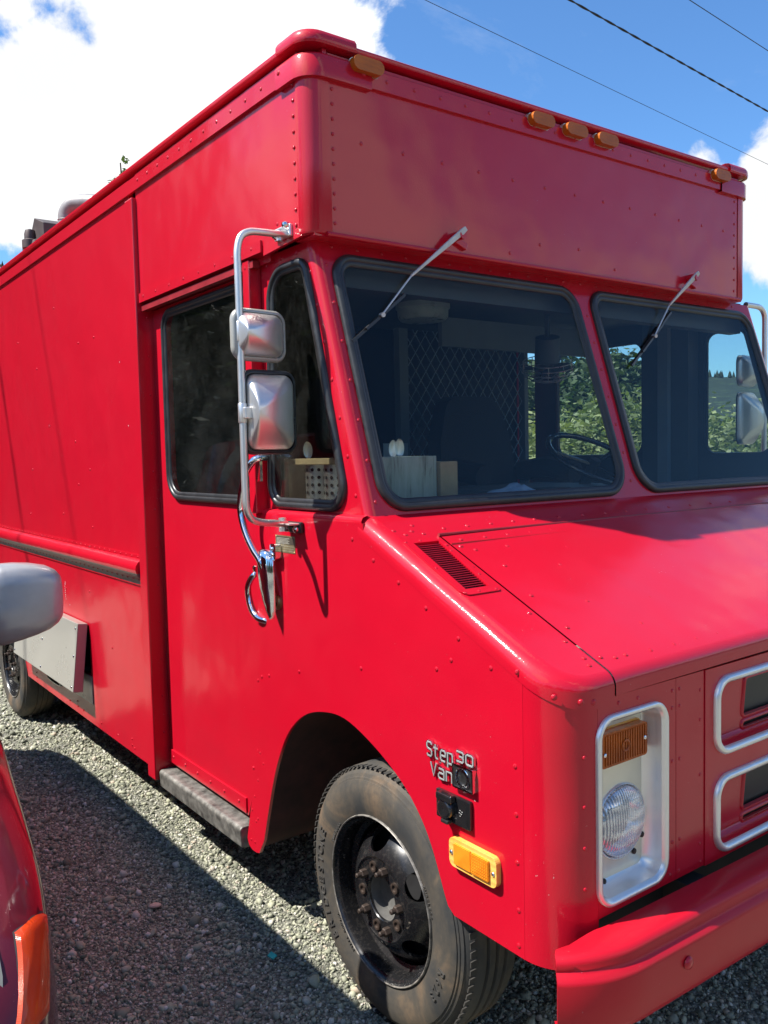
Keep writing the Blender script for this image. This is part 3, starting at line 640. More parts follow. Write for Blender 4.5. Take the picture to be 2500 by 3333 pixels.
# grille
gx0, gx1 = .626, 2 * XC - .626
ga = rpoly([(gx0, .908), (gx1, .908), (gx1, 1.116), (gx0, 1.116)], .055, 7); gb = rpoly([(gx0, .634), (gx1, .634), (gx1, .842), (gx0, .842)], .055, 7)
gp = MB().prism([(.582, .613), (2 * XC - .582, .613), (2 * XC - .582, 1.150), (.582, 1.150)], [offset(ga, -.016), offset(gb, -.016)], front(-.983), 0, .010).build('grille_panel', 'red', VAN, 20)
for z0, pg in ((.908, ga), (.634, gb)):
    fr = MB().sweep([(u, -.984, v) for u, v in pg], (0, -1, 0), [(.006, -.004), (.006, .005), (.002, .012), (-.006, .014), (-.013, .009), (-.016, -.004)]).build('grille_frame', 'alu', gp, 60)
    MB().grid([[(u, y, v) for u, v in offset(pg, d)] for d, y in ((-.015, -.983), (-.022, -.955), (-.03, -.951))], cu=True).build('grille_bowl', 'red', gp, 60)
    s1 = rpoly([(.812, z0 + .064), (2 * XC - .812, z0 + .064), (2 * XC - .828, z0 + .172), (.828, z0 + .172)], .012, 5)
    s2 = rpoly([(.812, z0 + .028), (2 * XC - .812, z0 + .028), (2 * XC - .812, z0 + .048), (.812, z0 + .048)], .009, 5)
    MB().prism(offset(pg, -.026), [s1, s2], front(-.950), 0, .010).build('grille_insert', 'red', gp, 0)
    for s in (s1, s2):
        MB().sweep([(u, -.950, v) for u, v in s], (0, -1, 0), [(.008, 0), (.006, .004), (-.001, .005), (-.002, -.008)]).build('slot_lip', 'red', gp, 60)
bx = MB().box(.70, 2 * XC - .70, -.935, -.93, .62, 1.13).build('grille_mesh', 'matt_black', gp, 0)
# --- bumper
bpf = [(.10, .606), (.045, .612), (.018, .612), (.006, .607), (-.001, .594), (.002, .580), (-.004, .570), (-.016, .563), (-.018, .552), (-.016, .50), (-.014, .448), (-.008, .432), (.006, .426), (.03, .430), (.03, .436), (.008, .436), (-.004, .456), (-.008, .55), (.02, .60), (.10, .598)]
def bump_plan():
    p = []; r = .34; x0 = -.048; yf = -1.098; th = R(40); xe = x0 + r * math.sin(th)
    p += [(xe - r * math.sin(a), yf + r * (1 - math.cos(a))) for a in [th * (1 - k / 12) for k in range(13)]]
    mid = [(xe + (XC - xe) * k / 8, yf - .022 * math.sin(math.pi / 2 * k / 8)) for k in range(1, 9)]
    p += mid; left = list(p[:-1]); p += [(2 * XC - x, y) for x, y in reversed(left)]
    return p
BP = bump_plan(); rows = []
for i, q in enumerate(BP):
    t = (Vector(BP[min(i + 1, len(BP) - 1)]) - Vector(BP[max(i - 1, 0)])).normalized(); nn = Vector((-t.y, t.x))     # inwards
    e = min(i, len(BP) - 1 - i); k = 1.0 if e > 5 else (.62 + .38 * e / 6)
    row = []
    for a, z in bpf:
        zz = z if z > .5 else z + (1 - k) * .02
        if z > .57: zz = z - (1 - k) * .012
        row.append((q[0] + nn.x * a * 1, min(q[1] + nn.y * a, max(q[1] + .012, -.992)) if z > .57 else q[1] + nn.y * a, zz))
    rows.append(row)
bm_ = MB().grid(rows, cu=True, cap0=True, cap1=True).build('front_bumper', 'bumper_red', VAN, 50)
for x, y in ((.30, -1.121), (2 * XC - .30, -1.121), (.95, -1.134)):
    MB().lathe([(.016, 0), (.014, -.005), (.006, -.008), (.0005, -.008)], (x, y, .515), (0, 1, 0), 14).build('bumper_bolt', 'red', bm_, 60)
for x in (.55, 2 * XC - .55): MB().box(x - .04, x + .04, -1.09, -.5, .47, .58).build('bumper_bracket', 'dark_under', bm_, 0)
# --- wheels
def wheel(x0, yc, zc, name, detail=True, rr=.385, flip=1):
    """outer sidewall plane at x0, axle along x; flip=-1 for the far side"""
    w = empty(name, (x0 + .11 * flip, yc, zc), VAN); k = rr / .385; ax = (flip, 0, 0); org = (x0, yc, zc)
    prof = [(.236, .020), (.238, .006), (.246, .002), (.262, -.003), (.285, -.007), (.310, -.008), (.330, -.005), (.345, .001), (.3455, .004), (.352, .006), (.353, .009), (.362, .013), (.363, .017), (.374, .026), (.381, .036), (.385, .046),
            (.386, .072), (.378, .075), (.378, .083), (.386, .086), (.387, .106), (.378, .109), (.378, .117), (.387, .120), (.386, .140), (.378, .143), (.378, .151), (.386, .154), (.385, .178), (.378, .196), (.35, .215), (.30, .225), (.25, .215), (.236, .20)]
    ty = MB().lathe([(r * k, h) for r, h in prof], org, ax, 96).build('tyre', 'tyre', w, 28)
    if detail:
        m = MB(); random.seed(4)
        for i in range(96):                                  # shoulder sipes
            a = i * 2 * math.pi / 96; rd = Vector((0, math.cos(a), math.sin(a))); tg = Vector((0, -math.sin(a), math.cos(a)))
            m.obox(Vector(org) + rd * .3815 * k + Vector((.030 * flip, 0, 0)), rd, tg, (1, 0, 0), .0018, .0080, .012)
        s = m.build('tread_block', 'tread', w, 0); s['kind'] = 'stuff'
        m = MB()
        def ring(txt, rad, size, a0, sgn=1, ext=.0020):
            a = a0
            for ch in txt:
                vs, fs = text_mesh(ch, size, ext, .0006) if ch != ' ' else ([], [])
                if vs:
                    cx = (min(v.x for v in vs) + max(v.x for v in vs)) / 2; rd = Vector((0, math.cos(a), math.sin(a))); tg = Vector((0, -math.sin(a), math.cos(a))) * sgn
                    hx = -.0085 if rad > .28 else -.001
                    if rad > .31: hx = -.0085
                    m.add([Vector(org) + rd * (rad + (v.y if sgn > 0 else -v.y)) + tg * (v.x - cx) + Vector((hx * flip - v.z, 0, 0)) for v in vs], fs)
                a += sgn * (size * .80) / rad
        ring('TUBELESS', .249, .014, R(22)); ring('STEEL RADIAL', .249, .013, R(-58)); ring('TUBELESS', .249, .014, R(150))
        ring('R623', .290, .036, R(196)); ring('BRIDGESTONE', .288, .040, R(-42))
        s = m.build('tyre_lettering', 'tread', w, 0); s['kind'] = 'stuff'
    m = MB().lathe([(.236, .030), (.2425, .012), (.2435, .000), (.2415, -.004), (.2375, -.002), (.234, .006), (.226, .012), (.2225, .030), (.2215, .060), (.207, .072), (.205, .130), (.212, .2), (.236, .205)], org, ax, 80)
    m.build('rim', 'rim', w, 35)
    MB().lathe([(.2438, .002), (.2428, -.0035), (.2415, -.0048), (.2395, -.004), (.238, -.0025)], org, ax, 80).build('rim_lip', 'rim_lip', w, 60)
    dp = [(.2065, .105), (.203, .090), (.195, .074), (.182, .055), (.166, .036), (.150, .022), (.138, .014), (.128, .008), (.122, .006), (.118, .010), (.112, .012), (.068, .012), (.066, .015), (.066, .022), (.112, .022), (.122, .018), (.150, .033), (.182, .066), (.195, .085), (.200, .105)]
    d = MB().lathe(dp, org, ax, 80, closed=True).build('wheel_disc', 'rim', w, 32)
    dg_tmp = []
    for i in range(5):
        a = R(78 - 72 * i); y, z = yc + .1625 * math.cos(a), zc + .1625 * math.sin(a)
        n = Vector((-.72 * flip, .62 * math.cos(a), .62 * math.sin(a))).normalized()
        c = MB().lathe([(.040, -.08), (.040, .08)], (x0 + .040 * flip, y, z), n, 28, caps=True).build('tmp', 'rim', None, 0); dg_tmp.append(c)
        b = d.modifiers.new('hole', 'BOOLEAN'); b.object = c; b.solver = 'EXACT'; b.operation = 'DIFFERENCE'
    me = bpy.data.meshes.new_from_object(d.evaluated_get(bpy.context.evaluated_depsgraph_get()))
    d.modifiers.clear(); d.data = me; me.polygons.foreach_set('use_smooth', [True] * len(me.polygons)); me.set_sharp_from_angle(angle=R(32))
    for c in dg_tmp: bpy.data.objects.remove(c)
    MB().lathe([(.0675, .014), (.0675, .060), (.055, .066), (.0005, .067)], org, ax, 40).build('hub', 'hub_alu', w, 40)
    MB().lathe([(.205, .12), (.0005, .13)], org, ax, 32).build('brake_drum', 'black', w, 0)
    for i in range(10):
        a = R(90 - 36 * i + 14); y, z = yc + .091 * math.cos(a), zc + .091 * math.sin(a)
        if i % 2 == 0:
            m = MB(); h = [(math.cos(q * math.pi / 3) * .0135, math.sin(q * math.pi / 3) * .0135) for q in range(6)]
            m.grid([[(x0 + t * flip, y + u * s_, z + v * s_) for u, v in h] for t, s_ in ((.012, 1), (-.006, 1), (-.009, .8))], cu=True, cap1=True)
            m.lathe([(.0075, 0), (.0075, -.022), (.005, -.025), (.0005, -.025)], (x0, y, z), ax, 12).build('lug_nut', 'rust', w, 30)
        else:
            MB().lathe([(.016, .012), (.016, .006), (.010, .006), (.009, .011), (.0005, .0115)], (x0, y, z), ax, 16).build('stud_ring', 'rust', w, 40)
    return w
W1 = wheel(.030, -.232, .394, 'front_wheel'); W1.scale = (1, 1.035, 1.035)
W2 = wheel(-.012, 4.07, .345, 'rear_wheel', False)
def dup_wheel(w, loc):
    c = w.copy(); COL.objects.link(c); c.location = Vector(loc) - wl(VAN); c.rotation_euler = (0, 0, math.pi)
    for ch in w.children:
        k = ch.copy(); COL.objects.link(k); k.parent = c
    return c
dup_wheel(W1, (2 * XC - .14, -.232, .394)); dup_wheel(W2, (2.35, 4.07, .345))
MB().box(.22, 2.2, 4.02, 4.12, .32, .42).build('rear_axle', 'dark_under', VAN, 0)
MB().box(.16, 2.48, -.27, -.19, .34, .42).build('front_axle', 'dark_under', VAN, 0)
for x in (.62, 1.9): MB().box(x - .05, x + .05, -.85, 6.2, .46, .62).build('chassis_rail', 'dark_under', VAN, 0)
MB().box(.10, .34, 4.62, 4.63, .12, .60).build('mud_flap', 'matt_black', VAN, 0)
# --- entrance step
MB().prism([(.000, .256), (.020, .250), (.16, .250), (.16, .335), (.006, .335), (-.004, .325)], [], lambda u, v, w: (u, w, v), .615, 1.412).build('entry_step', 'step', VAN, 0, .008, 3)
# --- hatch in the side: grey liner, tilted lid, black pull handle
MB().prism([(2.32, .432), (3.61, .432), (3.61, .584), (2.32, .584)], [], side(-.004), 0, .004).build('hatch_frame', 'grey_panel', VAN, 0)
MB().box(.03, .30, 2.30, 3.58, .56, .88).build('hatch_recess', 'black', VAN, 0)
Lh = Vector((-.004, 0, .872)); tilt = R(6.5); dn = Vector((-math.sin(tilt), 0, -math.cos(tilt))); on = Vector((-math.cos(tilt), 0, math.sin(tilt)))
lid = MB().obox(Lh + dn * .185 + on * .028 + Vector((0, 2.97, 0)), (0, 1, 0), dn, on, .63, .185, .027).build('hatch_lid', 'grey_panel', VAN, 0, .004)
for y in (2.37, 2.97, 3.57):
    for t in (.03, .18, .345): MB().lathe([(.007, 0), (.005, .004), (.0005, .005)], Lh + dn * t + on * .055 + Vector((0, y, 0)), on, 8).build('screw', 'chrome', lid, 60)
for y in (2.42, 3.4): MB().box(-.05, .02, y, y + .02, .60, .62).build('lid_stay', 'black', lid, 0)
MB().tube(spline([(-.01, 2.72, .56), (-.035, 2.72, .52), (-.045, 2.73, .475), (-.045, 2.78, .455), (-.045, 2.96, .455), (-.045, 3.01, .475), (-.035, 3.02, .52), (-.01, 3.02, .56)], 5), .010, 8).build('hatch_handle', 'gloss_black', VAN)
m = MB(); random.seed(31)
for i in range(9):
    z = .955 + i * .012; y = 2.735 + random.uniform(-.008, .008); m.box(-.0006, 0, y, y + random.uniform(.003, .010), z, z + random.uniform(.004, .011))
for y, z in ((2.66, .93), (2.81, 1.04), (1.62, 1.9), (1.7, 2.2)): m.box(-.0006, 0, y, y + .004, z, z + .006)
s = m.build('paint_scrape', 'paper', wall, 0); s['kind'] = 'stuff'
# --- near mirrors
arm = spline([(.006, .135, 2.450), (-.03, .125, 2.448), (-.06, .118, 2.444), (-.11, .110, 2.440), (-.155, .104, 2.434), (-.186, .102, 2.415), (-.199, .102, 2.375), (-.200, .102, 2.32)], 6) + [Vector((-.200, .102, z)) for z in (2.2, 2.0, 1.8, 1.70)] + spline([(-.200, .102, 1.63), (-.197, .103, 1.585), (-.178, .107, 1.552), (-.14, .115, 1.538), (-.09, .128, 1.532), (-.05, .155, 1.526), (-.012, .185, 1.522)], 6)
ma = MB().tube(arm, .0112, 14).build('mirror_arm', 'steel', VAN, 60)
MB().obox((-.012, .132, 2.449), (1, 0, 0), (0, 1, 0), (0, 0, 1), .040, .014, .004).build('arm_tongue', 'steel', ma, 0, .003)
MB().obox((-.004, .155, 2.462), (1, 0, 0), (0, 1, 0), (0, 0, 1), .007, .050, .020).build('arm_bracket', 'steel', ma, 0, .004)
for y, z in ((.122, 2.478), (.185, 2.455)): MB().lathe([(.012, .0), (.012, -.012), (.008, -.018), (.0005, -.019)], (-.008, y, z), (1, 0, 0), 8).build('bracket_bolt', 'chrome', ma, 40)
MB().lathe([(.010, -.02), (.010, .014), (.0005, .015)], (-.035, .13, 2.447), (0, 0, 1), 8).build('arm_bolt', 'steel', ma, 40)
MB().obox((-.004, .168, 1.522), (1, 0, 0), (0, 1, 0), (0, 0, 1), .030, .042, .003).build('arm_tongue', 'steel', ma, 0, .002)
MB().obox((.012, .168, 1.510), (1, 0, 0), (0, 1, 0), (0, 0, 1), .007, .048, .018).build('arm_bracket', 'matt_black', ma, 0, .004)
for y in (.140, .196): MB().lathe([(.012, .0), (.012, -.008), (.007, -.013), (.0005, -.014)], (.004, y, 1.505), (1, 0, 0), 10).build('bracket_bolt', 'chrome', ma, 40)
MB().lathe([(.0125, -.026), (.0125, -.012), (.009, -.012), (.009, .010), (.013, .010), (.013, .018), (.0005, .020)], (-.028, .178, 1.524), (0, 0, 1), 8).build('arm_bolt', 'steel', ma, 40)
def mirror(name, x0, x1, z0, z1, y, depth, rimmat, rot, clampz):
    cx, cz = (x0 + x1) / 2, (z0 + z1) / 2; hw, hh = (x1 - x0) / 2, (z1 - z0) / 2
    base = rpoly([(-hw, -hh), (hw, -hh), (hw, hh), (-hw, hh)], .040, 8); ki = 1 - .013 / hw
    c, s = math.cos(rot), math.sin(rot)
    def T(u, v, d): return (cx + u * c + d * s, y + u * s - d * c, cz + v)
    rows = []
    for k, d in ((1.0, -.004), (.995, .006), (.97, .014), (.88, .026), (.72, .042), (.52, .058), (.34, .069), (.18, .075), (.08, .077)):
        dx = -(1 - k) * .86 * hw
        rows.append([T(u * k * ki + dx, v * k * (1 - .013 / hh) * (1 if k > .9 else .92 + .08 * k), d * depth / .08) for u, v in base])
    mh = MB().grid(rows, cu=True, cap1=True).build(name, 'steel', VAN, 80)
    MB().sweep([T(u, v, 0) for u, v in base], (-(-s), -c, 0), [(0, -.012), (.001, 0), (-.002, .006), (-.007, .010), (-.012, .010), (-.014, .002), (-.014, -.012)]).build('mirror_rim', rimmat, mh, 60)
    MB().prism(base, [], lambda u, v, w: T(u * .97, v * .97, w), -.010, -.012).build('mirror_glass', 'chrome', mh, 0)
    MB().lathe([(.0128, -.030), (.0138, -.028), (.0138, .028), (.0128, .030)], (-.200, .102, clampz), (0, 0, 1), 16).build('mirror_clamp', 'steel', mh, 40)
    MB().obox((-.199, .1015 - .0135, clampz), (1, 0, 0), (0, 1, 0), (0, 0, 1), .0035, .001, .014).build('clamp_slot', 'matt_black', mh, 0)
    MB().obox((-.180, .085, clampz), (1, 0, 0), (0, 1, 0), (0, 0, 1), .026, .012, .018).build('clamp_foot', 'steel', mh, 0, .004)
    return mh
M1 = mirror('upper_mirror', -.224, -.026, 2.042, 2.203, .118, .070, 'grey_panel', R(6), 2.128)
M2 = mirror('lower_mirror', -.200, .003, 1.752, 2.016, .118, .085, 'rubber', R(4), 1.880)
vs, fs = text_mesh('grote', .011, .0002)
MB().add([(-.022 - v.y, .0905 - .0, 1.868 - v.x) for v in vs], fs).build('maker_mark', 'paper', M2, 0)
# --- far mirrors
fa = spline([(2.60, .10, 2.445), (2.66, .10, 2.445), (2.72, .10, 2.443), (2.755, .10, 2.43), (2.775, .10, 2.40), (2.778, .10, 2.35)], 6) + [Vector((2.778, .10, z)) for z in (2.2, 1.9, 1.65)] + spline([(2.778, .10, 1.60), (2.76, .10, 1.55), (2.70, .11, 1.53), (2.60, .13, 1.525)], 6)
MB().tube(fa, .0135, 12).build('mirror_arm', 'steel', VAN, 60)
for z0, z1, rm in ((2.045, 2.20, 'grey_panel'), (1.752, 2.016, 'rubber')):
    c = (2.668, (z0 + z1) / 2); base = rpoly([(-.1, -(z1 - z0) / 2), (.1, -(z1 - z0) / 2), (.1, (z1 - z0) / 2), (-.1, (z1 - z0) / 2)], .04, 6); rt = R(10)
    T = lambda u, v, d: (c[0] + u * math.cos(rt) + d * math.sin(rt), .13 + u * math.sin(rt) - d * math.cos(rt), c[1] + v)
    h = MB().grid([[T(u * k, v * k, d) for u, v in base] for k, d in ((1, -.012), (1, .004), (.95, .012), (.75, .035), (.45, .065), (.2, .08))], cu=True, cap1=True).build('far_mirror', 'steel', VAN, 80)
    MB().prism(base, [], lambda u, v, w: T(u, v, w), -.0125, -.018).build('mirror_rim', rm, h, 0)
# --- door hardware
gh = spline([(.020, .366, 1.742), (-.005, .352, 1.742), (-.028, .365, 1.732), (-.040, .396, 1.695), (-.044, .424, 1.64), (-.044, .440, 1.59), (-.043, .440, 1.54), (-.041, .415, 1.48), (-.036, .375, 1.425), (-.028, .345, 1.39), (-.022, .335, 1.36)], 6)
g = MB().tube(gh, .0125, 12).build('grab_handle', 'chrome', VAN, 60)
MB().grid([[(.0 + .026 * 0 + x, .368 + u * .014, 1.715 + v) for u, v in rpoly([(-1, -.055), (1, -.055), (1, .045), (-1, .045)], .012, 4)] for x in (.0, -.010)], cu=True, cap1=True).build('handle_foot', 'chrome', g, 40)
lt = []
for v, wd, px, yc_ in ((1.425, .012, -.020, .342), (1.415, .040, -.026, .341), (1.39, .046, -.030, .339), (1.34, .044, -.031, .334), (1.29, .037, -.031, .326), (1.25, .028, -.029, .317), (1.215, .017, -.026, .307), (1.195, .008, -.022, .301), (1.186, .001, -.020, .299)):
    lt.append([(.0 + (-.002), yc_ - wd, v), (px * .6, yc_ - wd * .95, v), (px, yc_ - wd * .45, v), (px, yc_ + wd * .45, v), (px * .6, yc_ + wd * .95, v), (-.002, yc_ + wd, v)])
la = MB().grid(lt, cap0=True).build('door_latch', 'chrome', VAN, 60)
MB().grid([[(x, .290 + u, 1.425 + v) for u, v in rpoly([(-.02, -.035), (.02, -.035), (.02, .022), (-.02, .022)], .012, 4)] for x in (.018, .0, -.006)], cu=True, cap1=True).build('latch_plate', 'chrome', la, 40)
for z in (1.43, 1.41): MB().lathe([(.007, 0), (.005, -.005), (.0005, -.006)], (-.006, .290, z), (1, 0, 0), 8).build('screw', 'chrome', la, 60)
pr_ = spline([(.050, .485, 1.325), (.025, .480, 1.320), (.015, .495, 1.300), (.012, .512, 1.268), (.013, .508, 1.225), (.014, .490, 1.19), (.015, .462, 1.170), (.016, .43, 1.162), (.025, .405, 1.160), (.050, .40, 1.158)], 6)
MB().tube(pr_, [.010 + .003 * math.sin(math.pi * i / (len(pr_) - 1)) for i in range(len(pr_))], 10).build('pull_handle', 'chrome', VAN, 60)
MB().lathe([(.012, .01), (.012, -.008), (.0005, -.012)], (.030, .482, 1.340), (1, 0, 0), 12).build('pull_boss', 'chrome', VAN, 60)
lk = MB().lathe([(.0245, .002), (.0245, -.005), (.020, -.008), (.018, -.006), (.017, -.008), (.0005, -.008)], (.0195, .306, 1.239), (1, 0, 0), 24).build('lock_cylinder', 'brass', VAN, 30)
MB().box(.0105, .0112, .304, .308, 1.228, 1.240).build('key_slot', 'black', lk, 0)
# --- data plate
dpn = MB().box(.0188, .0198, .181, .311, 1.418, 1.476).build('data_plate', 'plate', VAN, 0)
MB().box(.0182, .0187, .186, .306, 1.447, 1.472).build('plate_print', 'plate_dark', dpn, 0)
m = MB()
for i in range(5): m.box(.0178, .0181, .215 + .01 * (i % 2), .302, 1.4495 + i * .0042, 1.4505 + i * .0042)
for i in range(3): m.box(.0184, .0187, .19, .304, 1.424 + i * .008, 1.4245 + i * .008)
s = m.build('plate_lines', 'plate_pale', dpn, 0); s['kind'] = 'stuff'
for y, z in ((.186, 1.422), (.306, 1.422), (.186, 1.472), (.306, 1.472)): MB().lathe([(.003, 0), (.0005, -.002)], (.0185, y, z), (1, 0, 0), 8).build('screw', 'brass', dpn, 0)
# --- badge: the words and the square emblem
bd = empty('badge', (.02, -.60, .92), VAN)
GL = {'S': [[(1, .86), (.84, 1), (.16, 1), (0, .86), (0, .64), (.16, .53), (.84, .47), (1, .36), (1, .14), (.84, 0), (.16, 0), (0, .14)]],
      't': [[(.35, 1), (.35, .14), (.50, 0), (.9, 0)], [(.0, .72), (.9, .72)]], 'e': [[(.06, .38), (1, .38), (1, .60), (.84, .74), (.16, .74), (0, .60), (0, .14), (.16, 0), (.95, 0)]],
      'p': [[(0, -.30), (0, .74), (.84, .74), (1, .60), (1, .14), (.84, 0), (.06, 0)]], 'V': [[(0, 1), (.5, 0), (1, 1)]],
      'a': [[(.08, .74), (.84, .74), (1, .60), (1, 0), (.16, 0), (0, .12), (0, .30), (.16, .42), (.94, .42)]], 'n': [[(0, 0), (0, .74), (.84, .74), (1, .60), (1, 0)]],
      '3': [[(0, 1), (.84, 1), (1, .86), (1, .63), (.84, .52), (.35, .52)], [(.84, .50), (1, .38), (1, .14), (.84, 0), (0, 0)]], '0': [[(.5, 0), (.84, 0), (1, .14), (1, .86), (.84, 1), (.16, 1), (0, .86), (0, .14), (.16, 0), (.5, 0)]]}
for txt, y, z, pw, cw, chh in (('Step', -.503, .922, .0285, .0195, .038), ('Van', -.518, .871, .0320, .0225, .036), ('30', -.625, .939, .0360, .0260, .026)):
    for nm, mt, hw, x0_, x1_ in (('badge_outline', 'chrome', .0052, .0175, .0120), ('badge_lettering', 'badge_face', .0024, .0120, .0112)):
        m = MB()
        for i, ch in enumerate(txt):
            for q, st in enumerate(GL[ch]):
                m.sweep([(x0_ - .0004 * q, y - i * pw - u * cw, z + v * chh) for u, v in st], (-1, 0, 0), [(-hw, 0), (hw, 0), (hw * .9, x0_ - x1_), (-hw * .9, x0_ - x1_)], closed=False)
        m.build(nm, mt, bd, 30)
eb = rpoly([(-.692, .868), (-.612, .868), (-.612, .932), (-.692, .932)], .004, 3)
MB().prism(eb, [offset(eb, -.004)], side(.006), 0, .0135).build('emblem_frame', 'chrome', bd, 0)
MB().prism(offset(eb, -.004), [], side(.009), 0, .010).build('emblem_plate', 'matt_black', bd, 0)
MB().lathe([(.0275, .009), (.0275, .006), (.0255, .005), (.0245, .009)], (0, -.652, .900), (1, 0, 0), 36).build('emblem_ring', 'chrome', bd, 40)
m = MB()
for i in range(20):
    a = i * math.pi / 10; m.obox((.007, -.652 + .0205 * math.cos(a), .900 + .0205 * math.sin(a)), (1, 0, 0), (0, math.cos(a + .5), math.sin(a + .5)), (0, -math.sin(a + .5), math.cos(a + .5)), .002, .0035, .0014)
m.build('emblem_teeth', 'chrome', bd, 0)
# --- power inlet
pi_ = MB().box(.007, .0195, -.677, -.543, .766, .843).build('power_inlet', 'gloss_black', VAN, 0, .003)
MB().lathe([(.028, 0), (.028, -.010), (.024, -.016), (.018, -.018), (.0005, -.015)], (.0068, -.590, .803), (1, 0, 0), 28).build('inlet_cap', 'gloss_black', pi_, 40)
MB().box(-.014, .007, -.625, -.565, .826, .846).build('inlet_hinge', 'gloss_black', pi_, 0, .004)
MB().box(-.012, .007, -.610, -.582, .766, .776).build('inlet_latch', 'matt_black', pi_, 0, .003)
m = MB()
for y, z in ((-.640, .808), (-.648, .806), (-.643, .800)): m.tube([(.0062, y + .004 * math.cos(t), z + .004 * math.sin(t)) for t in [k * math.pi / 4 for k in range(8)]], .0008, 4, closed=True)
m.box(.0060, .0065, -.666, -.665, .775, .83); m.box(.0060, .0065, -.552, -.551, .785, .82); s = m.build('inlet_moulding', 'rubber', pi_, 0); s['kind'] = 'stuff'
# --- side marker lamp
mk = rpoly([(-.777, .652), (-.598, .652), (-.598, .731), (-.777, .731)], .018, 6)
mm = MB().prism(mk, [], side(.003), 0, .0165).build('side_marker', 'amber_pale', VAN, 0, .004, 3)
MB().prism(rpoly([(-.686, .664), (-.622, .664), (-.622, .719), (-.686, .719)], .003, 3), [], side(-.0025), 0, .006).build('marker_reflector', 'amber', mm, 0, .001)
MB().prism(rpoly([(-.754, .664), (-.689, .664), (-.689, .719), (-.754, .719)], .003, 3), [], side(-.003), 0, .006).build('marker_lens', 'amber', mm, 0, .001)
m = MB()
for i in range(9): m.box(-.0042, -.003, -.752 + i * .0070, -.7495 + i * .0070, .665, .718)
for i in range(7): m.box(-.0042, -.003, -.753, -.690, .667 + i * .0075, .6692 + i * .0075)
s = m.build('lens_pattern', 'amber', mm, 0); s['kind'] = 'stuff'
for y in (-.608, -.766): MB().lathe([(.006, 0), (.004, -.003), (.0005, -.004)], (.002, y, .690), (1, 0, 0), 10).build('screw', 'chrome', mm, 60)
# --- wipers
def wiper(pv, mid, tip, end):
    pv, mid, tip, end = map(Vector, (pv, mid, tip, end)); o = Vector((0, -.035, .010))
    b = MB().tube([pv + Vector((0, .02, 0)), pv + Vector((0, -.045, .0))], .016, 12).build('wiper_pivot', 'red', VAN, 50)
    d = (mid - pv).normalized(); sdv = d.cross(Vector((0, -1, 0))).normalized(); nn = sdv.cross(d)
    MB().obox(pv + Vector((.02, .0, -.02)), (1, 0, -.4), (0, 1, 0), (.4, 0, 1), .03, .010, .012).build('pivot_plate', 'red', b, 0, .003)
    rows = []
    for t, hw in ((-.05, .008), (.02, .0105), (.35, .0085), (.62, .006), (1.0, .004)):
        p = pv.lerp(mid, t) + o * (1.25 - .3 * t); rows.append([p + sdv * hw + nn * -.006, p + sdv * hw + nn * .004, p - sdv * hw + nn * .004, p - sdv * hw + nn * -.006])
    MB().grid(rows, cu=True, cap0=True, cap1=True).build('wiper_arm', 'silver_arm', b, 0, .002)
    MB().tube([mid + o * .95, tip + o * .7], [.0034, .0028], 6).build('wiper_rod', 'silver_arm', b, 40)
    d2 = (end - tip).normalized(); st = tip - d2 * ((end - tip).length * .95)
    MB().obox((st + end) / 2 + o * .35, d2, sdv, nn, (end - st).length / 2, .005, .007).build('wiper_blade', 'matt_black', b, 0)
    MB().obox((st.lerp(end, .28) + st.lerp(end, .75)) / 2 + o * .62, d2, sdv, nn, (end - st).length * .26, .0045, .0045).build('blade_bridge', 'matt_black', b, 0)
    MB().lathe([(.008, -.01), (.008, .01)], tip + o * .7, nn, 8, caps=True).build('blade_joint', 'silver_arm', b, 30)
wiper((.590, -.004, 2.492), (.395, .035, 2.330), (.245, -.006, 2.187), (.112, -.036, 2.096))
wiper((1.965, -.004, 2.490), (1.845, .045, 2.356), (1.690, .000, 2.212), (1.495, -.041, 2.080))
# --- clearance lamps
for x in (.212, 1.009, 1.196, 1.381, 2.181):
    pl_ = rpoly([(x - .060, 2.944), (x + .058, 2.944), (x + .058, 2.989), (x - .060, 2.989)], .0225, 7)
    c = MB().prism(pl_, [], front(-.040), 0, .030).build('clearance_lamp', 'amber_faded', VAN, 0, .010, 3)
    MB().prism(offset(pl_, .002), [], front(-.012), 0, .02).build('lamp_base', 'alu_dull', c, 0)
# --- roof vents
el = [Vector((.50, 4.02, z)) for z in (3.0, 3.2, 3.43)] + [Vector((.50 + .06 * (1 - math.cos(a)), 4.02 - .10 * (1 - math.cos(a)), 3.47 + .085 * math.sin(a))) for a in [R(k) for k in (5, 20, 35, 50, 65, 80)]] + [Vector((.60, 3.84, 3.545)), Vector((.66, 3.70, 3.51)), Vector((.74, 3.55, 3.45))]
ev = MB().tube(el, .060, 18).build('exhaust_elbow', 'duct', VAN, 50)
for z in (3.36, 3.45): MB().lathe([(.059, -.005), (.064, 0), (.059, .005)], (.5, 4.02, z), (0, 0, 1), 20).build('duct_seam', 'duct', ev, 60)
vb = MB().prism([(4.60, 3.44), (4.60, 3.57), (4.84, 3.655), (4.96, 3.55), (4.96, 3.44)], [], lambda u, v, w: (w, u, v), .50, .68).build('vent_hood', 'vent_brown', VAN, 0, .005)
for y, r_, h in ((4.86, .045, 3.47), (4.97, .035, 3.40), (4.70, .035, 3.36)):
    MB().lathe([(r_, 3.02), (r_, h - .06), (r_ * 1.4, h - .05), (r_ * 1.4, h + .01), (r_, h + .02), (r_, h + .06), (r_ * .8, h + .09), (r_ * .2, h + .10)], (.47, y, 0), (0, 0, 1), 18).build('vent_pipe', 'vent_brown', vb, 40)
MB().box(.52, .62, 4.65, 4.9, 3.02, 3.44).build('vent_neck', 'vent_brown', vb, 0)
